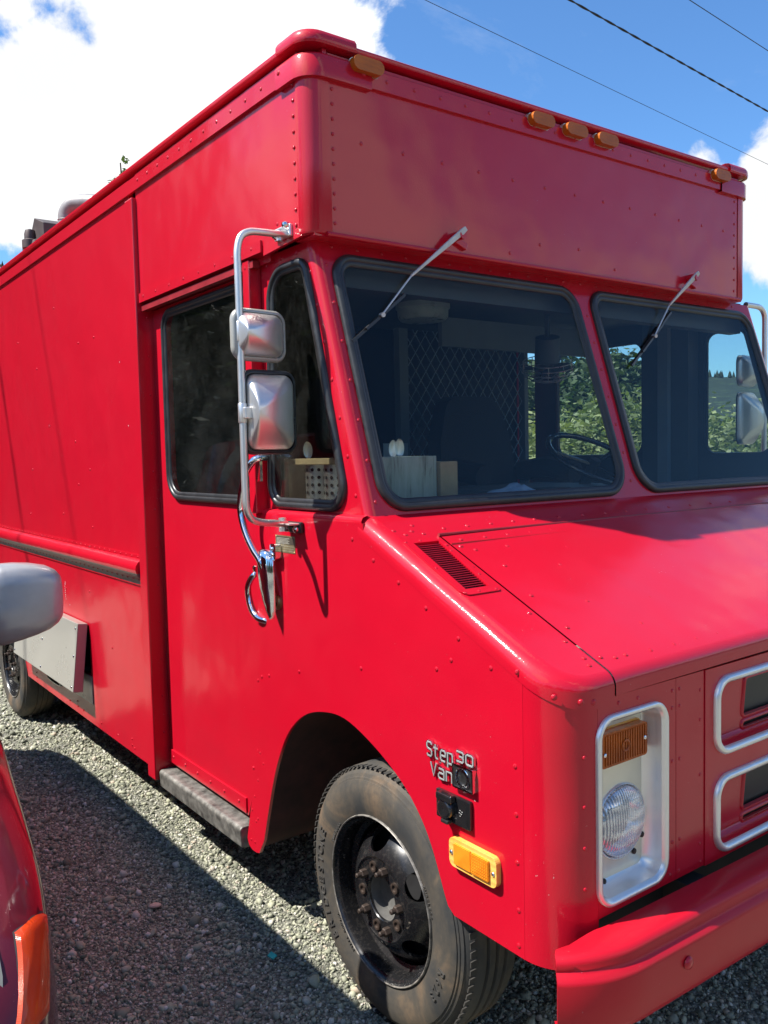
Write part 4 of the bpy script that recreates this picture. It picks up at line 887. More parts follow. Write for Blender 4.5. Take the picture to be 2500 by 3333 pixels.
# --- shell of the box and the cab interior
MB().box(2.416, 2.436, 1.50, 6.35, .326, 2.985).build('side_wall', 'red', VAN, 0)
MB().box(0, 2.436, 6.33, 6.35, .326, 2.985).build('rear_wall', 'red', VAN, 0)
XF = 2 * XC - .06
fw1 = rpoly([(1.315, 1.70), (1.315, 2.335), (.68, 2.335), (.68, 1.70)], [.08, .08, .07, .08], 8)
fw2 = rpoly([(.30, 1.70), (.30, 2.33), (.085, 2.33), (-.10, 1.70)], [.06, .06, .06, .08], 8)
for q_, (fa0, fb0) in enumerate(((.005, .005),)):
    MB().prism([(WY(1.5) + .05, 1.0), (WY(1.5) + .05, 1.52), (WY(2.43) + .06, 2.42), (1.44, 2.42), (1.44, 1.0)], [offset(fw1, .006), offset(fw2, .006)], side(XF - .012), 0, .006).build('cab_lining', 'black', VAN, 0)
MB().prism([(.46, 1.0), (.46, 2.42), (.39, 2.42), (.39, 1.0)], [], side(.09), 0, .006).build('cab_lining', 'black', VAN, 0)
MB().prism([(1.42, 1.0), (1.42, 2.42), (1.31, 2.42), (1.31, 1.0)], [], side(.09), 0, .006).build('cab_lining', 'black', VAN, 0)
MB().prism([(WY(1.5) + .03, 1.0), (WY(1.5) + .03, 1.52), (WY(2.43) + .03, 2.43), (1.50, 2.43), (1.50, 1.0)], [fw1, fw2], side(XF), 0, .02).build('far_door', 'black', VAN, 0)
MB().prism([(WY(1.5) + .03, 1.0), (WY(1.5) + .03, 1.52), (WY(2.43) + .03, 2.43), (1.50, 2.43), (1.50, 1.0)], [offset(fw1, .002), offset(fw2, .002)], side(XF + .021), 0, .002).build('far_door_skin', 'red', VAN, 0)
for x in (.024, 2.408): MB().box(x, x + .004, 1.51, 6.3, .9, 2.95).build('body_lining', 'black', VAN, 0)
MB().box(.03, 2.40, 1.51, 6.3, .90, .92).build('body_floor', 'black', VAN, 0)
for f_ in (fw1, fw2):
    w_ = MB().prism(offset(f_, -.002), [], side(XF + .006), 0, .004).build('far_window', 'glass', VAN, 0)
    MB().sweep([(XF - .002, u, v) for u, v in f_], (-1, 0, 0), [(.004, 0), (.004, .008), (-.012, .010), (-.014, 0)]).build('rubber_seal', 'rubber', w_, 60)
MB().box(XF - .10, XF - .012, .34, .62, 1.15, 2.42).build('door_pillar', 'interior', VAN, 0)
MB().box(XF - .135, XF - .105, .44, .50, 1.15, 2.42).build('door_pillar', 'interior_pale', VAN, 0)
MB().box(XF - .06, XF - .012, .62, 1.5, 1.10, 1.69).build('door_lining', 'black', VAN, 0)
MB().box(.06, XF - .01, -.12, 1.50, 1.00, 1.05).build('cab_floor', 'black', VAN, 0)
MB().box(.10, XF - .02, .10, 1.50, 2.425, 2.445).build('cab_ceiling', 'interior', VAN, 0)
MB().box(.10, XF - .02, .10, .16, 2.30, 2.425).build('visor_header', 'interior', VAN, 0)
MB().box(1.30, XF - .10, .9, .93, 2.26, 2.40).build('overhead_shelf', 'interior_pale', VAN, 0)
MB().prism([(-.215, 1.545), (.34, 1.56), (.36, 1.52), (.36, 1.0), (-.10, 1.0)], [], lambda u, v, w: (w, u, v), .06, XF - .02).build('dashboard', 'black', VAN, 0)
MB().box(.90, 1.75, .05, .70, 1.05, 1.59).build('engine_cover', 'interior', VAN, 0, .04)
# partition with wire mesh
pt = empty('partition', (1.3, 1.45, 1.8), VAN)
MB().box(.06, .62, 1.44, 1.46, 1.0, 2.44).build('partition_board', 'interior', pt, 0)
MB().box(1.44, 1.50, 1.42, 1.47, 1.0, 2.44).build('partition_post', 'interior_pale', pt, 0)
MB().box(2.40, 2.43, 1.42, 1.47, 1.0, 2.44).build('partition_post', 'interior_pale', pt, 0)
MB().box(1.50, 2.40, 1.49, 1.50, 1.0, 2.44).build('partition_board', 'black', pt, 0)
m = MB(); ds = .072
for i in range(-20, 24):
    for sg in (1, -1):
        x0_, z0_ = 1.50 + i * ds, 1.60; a = None
        pts = []
        for t in (0, .84):
            pts.append((x0_ + (t * .72 if sg > 0 else -t * .72), z0_ + t))
        (xa, za), (xb, zb) = pts; 
        def clip(xa, za, xb, zb):
            lo, hi = 0.0, 1.0
            for lim, s_ in ((1.50, 1), (2.40, -1)):
                fa, fb = s_ * (xa - lim), s_ * (xb - lim)
                if fa < 0 and fb < 0: return None
                if fa < 0: lo = max(lo, fa / (fa - fb))
                elif fb < 0: hi = min(hi, fa / (fa - fb))
            return (lo, hi) if lo < hi else None
        c_ = clip(xa, za, xb, zb)
        if c_:
            q = lambda t: (xa + (xb - xa) * t, 1.445, za + (zb - za) * t); m.tube([q(c_[0]), q(c_[1])], .0026, 4)
s = m.build('wire_mesh', 'paper', pt, 0); s['kind'] = 'stuff'
# driver seat
st_ = empty('driver_seat', (1.63, .95, 1.05), VAN)
sb = rpoly([(-.27, 1.45), (.27, 1.45), (.25, 1.80), (.17, 2.035), (-.17, 2.035), (-.25, 1.80)], [.05, .05, .1, .11, .11, .1], 7)
MB().prism(sb, [], lambda u, v, w: (1.63 + u, .98 + w + (v - 1.45) * .12, v), 0, .10).build('seat_back', 'seat', st_, 0, .03, 3)
MB().box(1.37, 1.89, .50, 1.0, 1.33, 1.47).build('seat_cushion', 'seat', st_, 0, .05, 3)
MB().box(1.50, 1.76, .62, .90, 1.05, 1.33).build('seat_pedestal', 'black', st_, 0)
for x in (1.30, 1.93):
    MB().tube([(x, .62, 1.63), (x, .80, 1.66), (x, 1.0, 1.64)], .055, 10).build('armrest', 'seat', st_)
    MB().box(x - .085, x + .075, 1.28, 1.284, 1.60, 1.80).build('hanging_card', 'paper', st_, 0)
# steering wheel
c0 = Vector((1.62, .235, 1.70)); axs = Vector((0, -.50, .86)).normalized(); e1 = Vector((1, 0, 0)); e2 = axs.cross(e1)
cp_ = [c0 + (e1 * math.cos(t) + e2 * math.sin(t)) * .225 for t in [2 * math.pi * k / 48 for k in range(48)]]
sw = MB().tube(cp_, .013, 8, closed=True).build('steering_wheel', 'gloss_black', VAN, 60)
for a in (R(20), R(160), R(270)): MB().tube([c0 - axs * .03, c0 + (e1 * math.cos(a) + e2 * math.sin(a)) * .222], .010, 6).build('wheel_spoke', 'gloss_black', sw)
MB().tube([c0, c0 - axs * .5], .025, 10).build('steering_column', 'black', sw)
# cab fan and dome lamp
fc = Vector((1.49, .40, 2.115)); fn_ = empty('cab_fan', fc, VAN); m = MB()
fa_ = Vector((.25, .25, -.93)).normalized(); f1 = fa_.orthogonal().normalized(); f2 = fa_.cross(f1)
for r_, h in ((.03, .055), (.055, .052), (.08, .045), (.10, .032), (.115, .012), (.12, -.01), (.11, -.03)):
    m.tube([fc + fa_ * h + (f1 * math.cos(t) + f2 * math.sin(t)) * r_ for t in [2 * math.pi * k / 28 for k in range(28)]], .0022, 5, closed=True)
for k in range(10):
    t = 2 * math.pi * k / 10; rd = f1 * math.cos(t) + f2 * math.sin(t)
    m.tube([fc + fa_ * h + rd * r_ for r_, h in ((.03, .055), (.08, .045), (.115, .012), (.11, -.03))], .002, 4)
s = m.build('fan_guard', 'wire', fn_, 0); s['kind'] = 'stuff'
MB().tube([fc - fa_ * .14, fc - fa_ * .03], .055, 14).build('fan_motor', 'interior', fn_)
for k in range(4):
    t = k * math.pi / 2; MB().obox(fc + (f1 * math.cos(t) + f2 * math.sin(t)) * .055, f1 * math.cos(t) + f2 * math.sin(t), fa_.cross(f1 * math.cos(t) + f2 * math.sin(t)) + fa_ * .5, fa_, .045, .03, .002).build('fan_blade', 'interior', fn_, 0)
MB().tube([fc - fa_ * .10, (1.49, .40, 2.43)], .012, 6).build('fan_bracket', 'interior', fn_)
MB().lathe([(.125, 2.426), (.125, 2.405), (.118, 2.400), (.116, 2.368), (.104, 2.352), (.06, 2.348), (.0005, 2.347)], (1.10, .80, 0), (0, 0, 1), 36).build('dome_lamp', 'dome', VAN, 40)
# ------------------------------------------------------------------ loose things in the cab
cr = empty('utensil_crate', (.25, .13, 1.56))
tag(cr, 'weathered wooden crate of perforated steel utensil caddies on the dashboard', 'crate')
MB().box(.105, .405, -.085, -.070, 1.572, 1.735).build('front_board', 'ply', cr, 0, .002)
MB().box(.105, .405, .375, .390, 1.572, 1.735).build('rear_board', 'pine', cr, 0, .002)
MB().box(.405, .418, -.085, .39, 1.572, 1.735).build('side_board', 'ply', cr, 0, .002)
MB().box(.104, .118, -.069, .374, 1.714, 1.735).build('top_rail', 'pine', cr, 0, .002)
MB().box(.104, .118, .355, .3745, 1.572, 1.7135).build('corner_rail', 'pine', cr, 0, .002)
MB().box(.105, .405, -.07, .375, 1.565, 1.572).build('crate_floor', 'ply', cr, 0)
for i, y in enumerate((.015, .135, .255)):
    for j, x in enumerate((.175, .315)):
        if j and i == 1: continue
        cd_ = MB().lathe([(.052, 1.574), (.054, 1.72), (.051, 1.72)], (x, y, 0), (0, 0, 1), 40).build('utensil_caddy', 'steel', cr, 40)
        if j == 0:
            m = MB()
            for a in range(14):
                for k in range(5):
                    t = 2 * math.pi * a / 14; z = 1.592 + k * .026; c = Vector((x + .0545 * math.cos(t), y + .0545 * math.sin(t), z))
                    m.lathe([(.0062, .0005), (.0005, .0005)], c, (math.cos(t), math.sin(t), 0), 8)
            s = m.build('drain_hole', 'black', cd_, 0); s['kind'] = 'stuff'
        random.seed(i * 3 + j)
SPN = ['leaning left at the front corner of the wooden crate', 'upright beside the leaning one at the front of the wooden crate', 'leaning right at the front right of the wooden crate', 'standing upright at the front right corner of the wooden crate', 'in the middle caddy of the wooden crate by the side window', 'at the rear right of the wooden crate', 'in the rear caddy of the wooden crate by the side window']
for n_, (x, y, lean) in enumerate(((.16, .00, -.3), (.20, .03, .15), (.30, .02, .4), (.33, -.01, -.2), (.18, .13, .2), (.31, .25, .1), (.14, .26, -.25))):
    p0 = Vector((x, y, 1.64)); d = Vector((lean * .5, lean * .2, 1)).normalized(); m = MB(); m.tube([p0, p0 + d * .10], [.003, .004], 6)
    c = p0 + d * .125; sd_ = d.cross(Vector((0, -1, 0))).normalized(); m.grid([[c + d * (.030 * math.cos(t)) * 1 + sd_ * (.019 * math.sin(t)) * k + Vector((0, .006 * (1 - k), 0)) for t in [2 * math.pi * q / 16 for q in range(16)]] for k in (1.0, .7, .35)], cu=True, cap1=True)
    o = m.build('spoon', 'steel', None, 60)
    tag(o, 'steel spoon ' + SPN[n_], 'spoon', 'spoons in the wooden crate')
cb = MB().box(.422, .498, -.10, .05, 1.562, 1.715).build('cardboard_box', 'card', None, 0, .002); tag(cb, 'narrow tan cardboard box beside the wooden crate on the dashboard', 'box')
m = MB(); random.seed(2); rows = []
for i in range(9):
    row = []
    for j in range(13):
        u, v = j / 12 * 2 - 1, i / 8 * 2 - 1; h = max(0, (1 - u * u) * (1 - v * v)) ** .5 * .06 * (1 + .5 * mnoise.noise(Vector((u * 2.2, v * 2.2, 3))))
        row.append((.80 + u * .13, -.06 + v * .07, 1.556 + h + .004 * (j % 2)))
    rows.append(row)
cl = m.grid(rows).build('folded_cloth', 'cloth', None, 80); tag(cl, 'crumpled blue grey cloth lying on the dashboard behind the windshield', 'cloth')
dp_ = MB().box(1.02, 1.14, -.04, .06, 1.557, 1.60).build('dark_tray', 'black', None, 0, .004); tag(dp_, 'small dark tray lying in front of the steering wheel', 'tray')
nb = MB().obox((2.13, -.03, 1.575), (1, .1, 0), (-.1, 1, 0), (0, 0, 1), .06, .045, .012).build('note_pad', 'paper', None, 0, .002); tag(nb, 'pale note pad on the dashboard behind the right windshield pane', 'notepad')

# ------------------------------------------------------------------ the car parked alongside
CX = -1.81
ST = [  # y, half width, shoulder z, top z, roof half width (0 = bonnet)
    (-1.06, .42, .70, .73, 0), (-1.04, .55, .80, .83, 0), (-.99, .655, .885, .915, 0), (-.91, .708, .945, .98, 0), (-.78, .752, .99, 1.03, 0), (-.62, .787, 1.01, 1.07, 0), (-.40, .821, 1.02, 1.11, 0),
    (-.20, .850, 1.025, 1.20, .74), (-.04, .872, 1.03, 1.40, .70), (.20, .905, 1.035, 1.70, .645), (.36, .914, 1.04, 1.85, .612), (.60, .922, 1.04, 1.88, .610), (1.5, .926, 1.04, 1.885, .610), (3.1, .922, 1.04, 1.88, .605), (3.55, .905, 1.03, 1.84, .60), (3.70, .88, 1.02, 1.66, .60), (3.80, .85, .98, 1.10, .62), (3.84, .70, .82, .86, .5)]
def half(w, zs, zt, wr):
    lo = .30
    p = [(0, lo), (.80 * w, lo), (.955 * w, lo + .05), (1.0 * w, min(.55, zs * .62)), (1.002 * w, min(.78, zs * .82)), (.992 * w, zs - .08), (.968 * w, zs - .015)]
    if wr == 0: p += [(.90 * w, zs + (zt - zs) * .40), (.70 * w, zs + (zt - zs) * .72), (.35 * w, zt - .006), (0, zt)]
    else: p += [(.935 * w, zs + .03), (min(wr + .035, .92 * w), zt - min(.12, (zt - zs) * .5)), (wr - .06, zt - .008), (0, zt + .02)]
    return p
def interp(vals, t):                                    # Catmull-Rom through a list of tuples at integer t
    i = int(math.floor(t)); i = max(0, min(len(vals) - 2, i)); f = t - i
    a, b, c, d = vals[max(0, i - 1)], vals[i], vals[i + 1], vals[min(len(vals) - 1, i + 2)]
    return tuple(.5 * ((2 * q) + (r - p) * f + (2 * p - 5 * q + 4 * r - s) * f * f + (3 * q - p - 3 * r + s) * f ** 3) for p, q, r, s in zip(a, b, c, d))
SEC = [[(y, *q) for q in half(w, zs, zt, wr)] for y, w, zs, zt, wr in ST]
def body(s, t):                                         # s station index, t section index, both fractional
    row = [interp(SEC_, t) for SEC_ in (SEC[k] for k in range(len(SEC)))] if False else None
    i = int(math.floor(s)); ks = [max(0, min(len(SEC) - 1, i + k)) for k in (-1, 0, 1, 2)]
    q = [interp(SEC[k], t) for k in ks]; f = s - i
    y, x, z = (.5 * ((2 * b) + (c - a) * f + (2 * a - 5 * b + 4 * c - d) * f * f + (3 * b - a - 3 * c + d) * f ** 3) for a, b, c, d in zip(*q))
    return Vector((CX + x, y, z))
def bnorm(s, t):
    e = .02; a = body(s + e, t) - body(s - e, t); b = body(s, t + e) - body(s, t - e); n = b.cross(a)
    n.normalize(); return n if n.x > -.2 or n.z > 0 else -n
CAR = empty('parked_car', (CX, 1.4, 0)); tag(CAR, 'dark red car with grey door mirror parked beside the van, nose towards the viewer', 'car')
rows = []
for i in range((len(ST) - 1) * 4 + 1):
    s = i / 4; hp = [body(s, k / 2) for k in range(21)]; rows.append(hp + [Vector((2 * CX - p.x, p.y, p.z)) for p in reversed(hp[1:-1])])
MB().grid(rows, cu=True, cap0=True, cap1=True).build('body', 'car_paint', CAR, 50)
def patch(name, mat, corners, off, n=10, m=10, flip=False, par=None, org=None):
    (s0, t0), (s1, t1), (s2, t2), (s3, t3) = corners; rows = []
    for i in range(n + 1):
        v = i / n; row = []
        for j in range(m + 1):
            u = j / m; s = (s0 * (1 - u) + s1 * u) * (1 - v) + (s3 * (1 - u) + s2 * u) * v; t = (t0 * (1 - u) + t1 * u) * (1 - v) + (t3 * (1 - u) + t2 * u) * v
            e = min(u, 1 - u, v, 1 - v); p = body(s, t) + bnorm(s, t) * (off if e > .001 else -.004)
            row.append(Vector((2 * CX - p.x, p.y, p.z)) if flip else p)
        rows.append(row)
    return MB().grid(rows).build(name, mat, par or CAR, 50)
LAMP = [(3.6, 6.86), (4.22, 5.55), (3.05, 4.9), (1.9, 6.25)]
for fl in (False, True):
    lp = patch('corner_lamp', 'car_lamp', LAMP, .006, 12, 12, fl)
    patch('lamp_rim', 'black', [(3.63, 6.93), (4.29, 5.53), (3.06, 4.85), (1.85, 6.28)], .002, 10, 10, fl, lp)
    patch('headlamp', 'car_clear', [(2.6, 8.6), (3.4, 7.1), (1.7, 6.5), (.9, 7.2)], .004, 8, 8, fl)
    patch('side_glass', 'car_glass', [(10.2, 7.35), (13.2, 7.35), (13.1, 8.6), (10.5, 8.6)], .004, 8, 16, fl)
    patch('quarter_glass', 'car_glass', [(8.6, 7.4), (10.0, 7.35), (10.1, 8.5), (9.5, 8.4)], .004, 8, 8, fl)
    patch('door_seam', 'black', [(7.75, 3.2), (7.78, 3.2), (7.78, 7.0), (7.75, 7.0)], .0008, 12, 1, fl)
    patch('bonnet_seam', 'black', [(4.7, 7.14), (7.0, 7.14), (7.0, 7.17), (4.7, 7.17)], .0008, 1, 12, fl)
for fl in (False, True): patch('windshield', 'car_glass', [(7.15, 8.25), (9.85, 8.35), (9.85, 10), (7.15, 10)], .004, 8, 8, fl)
for y in (-.28, 2.75):
    for x, f in ((CX + .82, -1), (CX - .82, 1)):
        w = empty('wheel', (x, y, .325), CAR)
        MB().lathe([(.20, .0), (.29, -.006), (.318, .02), (.325, .05), (.325, .15), (.30, .19), (.20, .19)], (x, y, .325), (f, 0, 0), 40).build('tyre', 'tread', w, 30)
        MB().lathe([(.20, .004), (.18, .03), (.06, .012), (.0005, .010)], (x, y, .325), (f, 0, 0), 30).build('hub_cap', 'alu_dull', w, 30)
for fl in (0, 1):
    f = (lambda x: 2 * CX - x) if fl else (lambda x: x); rows = []
    for x, zt, zb, hy in ((-.945, 1.440, 1.262, .055), (-.93, 1.462, 1.248, .064), (-.90, 1.470, 1.250, .069), (-.86, 1.470, 1.258, .071), (-.82, 1.466, 1.268, .070), (-.785, 1.458, 1.280, .065), (-.765, 1.447, 1.293, .057), (-.752, 1.432, 1.308, .044), (-.746, 1.410, 1.330, .026), (-.744, 1.385, 1.352, .010)):
        zc, hz = (zt + zb) / 2, (zt - zb) / 2; row = []
        for k in range(24):
            a = 2 * math.pi * k / 24; c, s = math.cos(a), math.sin(a); e = .55
            yy = hy * abs(c) ** e * (1 if c > 0 else -1); zz = hz * abs(s) ** e * (1 if s > 0 else -1)
            bul = .018 * math.exp(-((zz / hz + .35) / .20) ** 2) * max(0, min(1, (-.835 - x) / .03)) if c < 0 else 0
            row.append((f(x), .205 + yy - bul + (.0 if c < 0 else .0) + (x + .9) * -.12, zc + zz))
        rows.append(row)
    mr_ = MB().grid(rows, cu=True, cap0=True, cap1=True).build('door_mirror', 'car_plastic', CAR, 70)
    MB().obox((f(-.945), .215, 1.33), (1, 0, 0), (0, 1, 0), (0, 0, 1), .045, .05, .06).build('mirror_mount', 'car_plastic', mr_, 0, .02)
    bs_ = body(3.5, 7.3); MB().lathe([(.010, 0), (.008, .005), (.004, .006), (.0005, .004)], (f(bs_.x), bs_.y, bs_.z), bnorm(3.5, 7.3), 10).build('screw', 'alu_dull', CAR, 40)
MB().box(CX - .72, CX + .72, -1.10, -1.0, .42, .62).build('bumper', 'car_plastic', CAR, 0, .04, 3)

# ------------------------------------------------------------------ ground and gravel
def gz(x, y): return 0.0 if y < 2 else -.020 * min(y - 2, 2.5)
xs_ = [-1500, -300, -60, -20] + [-8 + i for i in range(25)] + [30, 80, 400, 1500]; ys_ = [-1500, -300, -60, -20] + [-8 + i for i in range(25)] + [30, 80, 400, 1500]
gr = MB().grid([[(x, y, gz(x, y) - .006 - (.0 if abs(x) + abs(y) < 100 else 1.0)) for x in xs_] for y in ys_]).build('ground', 'gravel', None, 60, org=(0, 0, 0)); gr['kind'] = 'structure'
def np_mesh(name, V, F, mat, parent=None, smooth=False):
    me = bpy.data.meshes.new(name); n = F.shape[1]
    me.vertices.add(len(V)); me.vertices.foreach_set('co', V.astype(np.float32).ravel())
    me.loops.add(F.size); me.loops.foreach_set('vertex_index', F.astype(np.int32).ravel())
    me.polygons.add(len(F)); me.polygons.foreach_set('loop_start', np.arange(0, F.size, n, dtype=np.int32)); me.polygons.foreach_set('loop_total', np.full(len(F), n, np.int32))
    me.update(calc_edges=True); me.materials.append(M[mat])
    if smooth: me.polygons.foreach_set('use_smooth', [True] * len(F))
    o = bpy.data.objects.new(name, me); link(o, parent, (0, 0, 0)); return o
rng = np.random.default_rng(7)
bmi = bmesh.new(); bmesh.ops.create_icosphere(bmi, subdivisions=1, radius=1.0)
IV = np.array([v.co[:] for v in bmi.verts]); IF = np.array([[v.index for v in f.verts] for f in bmi.faces]); bmi.free()
def pebbles(boxes):
    P_, S_ = [], []
    for x0, x1, y0, y1, den, mu in boxes:
        n = int((x1 - x0) * (y1 - y0) * den); P_.append(np.c_[rng.uniform(x0, x1, n), rng.uniform(y0, y1, n)]); S_.append(np.clip(np.exp(rng.normal(math.log(mu), .50, n)), .0025, .024))
    P_ = np.concatenate(P_); S_ = np.concatenate(S_); n = len(P_)
    sc = S_[:, None] * np.c_[rng.uniform(.75, 1.35, n), rng.uniform(.7, 1.2, n), rng.uniform(.40, .75, n)]
    jit = rng.uniform(.62, 1.25, (n, len(IV), 1)); V = IV[None] * jit * sc[:, None, :]
    q = rng.normal(size=(n, 4)); q[:, 1:3] *= .45; q /= np.linalg.norm(q, axis=1)[:, None]; w, x, y, z = q.T
    Rm = np.stack([1 - 2 * (y * y + z * z), 2 * (x * y - z * w), 2 * (x * z + y * w), 2 * (x * y + z * w), 1 - 2 * (x * x + z * z), 2 * (y * z - x * w), 2 * (x * z - y * w), 2 * (y * z + x * w), 1 - 2 * (x * x + y * y)], -1).reshape(n, 3, 3)
    V = np.einsum('nij,nkj->nki', Rm, V)
    h = np.where(P_[:, 1] < 2, 0, -.020 * np.minimum(P_[:, 1] - 2, 2.5)) - .006 + sc[:, 2] * rng.uniform(.2, .75, n)
    V += np.c_[P_, h][:, None, :]
    F = (IF[None] + (np.arange(n) * len(IV))[:, None, None]).reshape(-1, 3)
    return V.reshape(-1, 3), F
V, F = pebbles([(-1.25, .75, -1.3, 1.6, 8600, .0045), (-.9, .6, 1.6, 3.4, 5200, .0056), (-.9, .9, 3.4, 6.0, 1900, .0080), (.0, 2.6, -1.9, -.2, 4600, .0050), (.6, 2.2, -.2, 2.5, 500, .008), (-.9, 1.2, 6.0, 9.5, 600, .011), (-2.2, -1.25, -1.8, 2.0, 500, .008)])
gv = np_mesh('gravel', V, F, 'pebble'); gv['kind'] = 'stuff'
o = MB().obox((-.0645, .278, .012), (1, .4, .1), (-.4, 1, .25), (0, 0, 1), .011, .013, .002).build('plastic_scrap', 'scrap', None, 0); tag(o, 'tiny turquoise plastic scrap lying on the shaded gravel', 'scrap')
o = MB().lathe([(.0005, .011), (.014, .010), (.024, .004), (.026, -.002), (.018, -.008), (.0005, -.01)], (-.254, .866, .010), (.2, .1, 1), 9).build('stone', 'pink_stone', None, 0); o.scale = (1, .7, .8); tag(o, 'pinkish flat stone lying on the shaded gravel beside the parked car', 'stone')
# ------------------------------------------------------------------ vegetation
def leaf_cloud(name, C, size, mat, parent, seed, flat=.5, aspect=.6):
    """C: leaf centres (n,3)"""
    r = np.random.default_rng(seed); n = len(C); a = r.normal(size=(n, 3)); a[:, 2] *= flat; a /= np.linalg.norm(a, axis=1)[:, None]
    b = r.normal(size=(n, 3)); b -= (a * b).sum(1)[:, None] * a; b /= np.linalg.norm(b, axis=1)[:, None]
    s = (size * r.uniform(.6, 1.35, n))[:, None]; V = np.stack([C - a * s, C + b * s * aspect * .8, C + a * s, C - b * s * aspect * .8], 1).reshape(-1, 3)
    return np_mesh(name, V, np.arange(4 * n).reshape(n, 4), mat, parent)
def crown_pts(c, rad, n, seed, clumps=40, cs=.28, shell=.55):
    r = np.random.default_rng(seed); d = r.normal(size=(clumps, 3)); d /= np.linalg.norm(d, axis=1)[:, None]; d[:, 2] = np.abs(d[:, 2]) * 1.1 - .35
    cc_ = d * r.uniform(shell, 1.0, (clumps, 1)) * np.array(rad); k = r.integers(0, clumps, n)
    p = cc_[k] + r.normal(size=(n, 3)) * cs * np.array(rad) * r.uniform(.5, 1, (n, 1)); return p + np.array(c)
def woody(root, base, top, r0, seed, nb=6):
    random.seed(seed); b = Vector(base); t = Vector(top); m = MB(); pts = [b.lerp(t, i / 6) + Vector((random.uniform(-.04, .04), random.uniform(-.04, .04), 0)) * (i > 0) for i in range(7)]
    m.tube(pts, [r0 * (1 - .13 * i) for i in range(7)], 7); m.build('trunk', 'bark', root, 60)
    m = MB()
    for i in range(nb):
        f = .35 + .6 * i / nb; p = b.lerp(t, f); a = random.uniform(0, 6.28); l = (t - b).length * .33 * (1.1 - f); e = p + Vector((math.cos(a) * l, math.sin(a) * l, l * .7)); m.tube([p, p.lerp(e, .5) + Vector((0, 0, .04)), e], [r0 * .35, r0 * .25, r0 * .1], 5)
    m.build('limb', 'bark', root, 60)
def azp(az, d): return (-1.4414 + d * math.sin(R(az)), -2.2871 + d * math.cos(R(az)))
BL = ['leftmost pale green bush of the hedge seen through the far windows', 'second pale green bush from the left behind the steering wheel', 'tall rounded pale bush behind the dark door pillar', 'pale bush left of the far door mirror, under the wooded hill', 'pale bush seen behind the far door mirror', 'bush at the right end of the hedge beyond the van']
for i, (az, el, d, rd) in enumerate(((43.5, 1.2, 12.5, 1.7), (48.0, 3.0, 12.0, 1.6), (52.6, 4.5, 12.0, 1.5), (57.2, 3.0, 11.5, 1.3), (61.0, 3.3, 12.0, 1.4), (66, 3.6, 12.0, 1.6))):
    x, y = azp(az, d); zt = 1.743 + (d - .6) * math.tan(R(el)); o = empty('bush', (x, y, 0)); tag(o, BL[i], 'bush', 'bushes in the hedge beyond the van')
    woody(o, (x, y, -.1), (x, y, zt * .55), .06, i)
    leaf_cloud('foliage', np.concatenate([crown_pts((x, y, zt * .50), (rd, rd, zt * .50), 12000, 10 + i, 110, .15, .8), crown_pts((x, y, zt * .40), (rd, rd, zt * .45), 4000, 30 + i, 40, .3)]), .050, 'leaf_bush', o, 50 + i)
TL = ['dark leafy tree above the hedge at the left of the far windows', 'tall dark leafy tree rising above the hedge in the middle', 'dark leafy tree behind the door pillar of the van']
for i, (az, el, d, rd) in enumerate(((46.5, 6.2, 17, 2.0), (50.3, 6.9, 18, 1.7), (53.0, 5.6, 18, 1.0))):
    x, y = azp(az, d); zt = 1.743 + d * math.tan(R(el)); o = empty('leafy_tree', (x, y, 0)); tag(o, TL[i], 'tree', 'trees above the hedge')
    woody(o, (x, y, -.1), (x, y, zt * .7), .12, 70 + i)
    leaf_cloud('crown', np.concatenate([crown_pts((x, y, zt * .56), (rd, rd, zt * .44), 11000, 80 + i, 90, .16, .75), crown_pts((x, y, zt * .45), (rd, rd, zt * .4), 4000, 180 + i, 40, .3)]), .085, 'leaf_tree', o, 90 + i)
# young trees behind the van
x, y = azp(20.4, 14.0); zt = 1.743 + 14 * math.tan(R(18.1)); o = empty('young_tree', (x, y, 0)); tag(o, 'slender young tree whose leafy tip shows above the van roof', 'tree')
woody(o, (x, y, -.2), (x, y, zt - .05), .05, 5, 9)
r5 = np.random.default_rng(5); tp = []
for k in range(26):
    h = zt - .05 - .085 * k; a = r5.uniform(0, 6.28); l = .06 + .020 * k + r5.uniform(0, .10)
    for q in range(9): tp.append((x + math.cos(a) * l * (.6 + .1 * q) + r5.normal() * .025, y + math.sin(a) * l * (.6 + .1 * q) + r5.normal() * .025, h + r5.normal() * .035))
leaf_cloud('crown', np.array(tp + [(x + a, y + b, zt - 2.6 + c) for a, b, c in r5.normal(size=(900, 3)) * np.array([.5, .5, .5])]), .055, 'leaf_tree', o, 6)
x, y = azp(12.9, 11.5); zt = 1.743 + 11.5 * math.tan(R(12.9)); o = empty('maple_tree', (x, y, 0)); tag(o, 'young maple with reddish leaves behind the rear of the van', 'tree')
woody(o, (x, y, -.2), (x + .05, y, zt - .1), .05, 8, 9)
leaf_cloud('crown', np.concatenate([crown_pts((x, y, zt - .75), (.30, .30, .75), 420, 9, 16, .14, .2), crown_pts((x, y, zt - 1.9), (.8, .8, .9), 900, 19, 26, .2)]), .055, 'leaf_maple', o, 9)
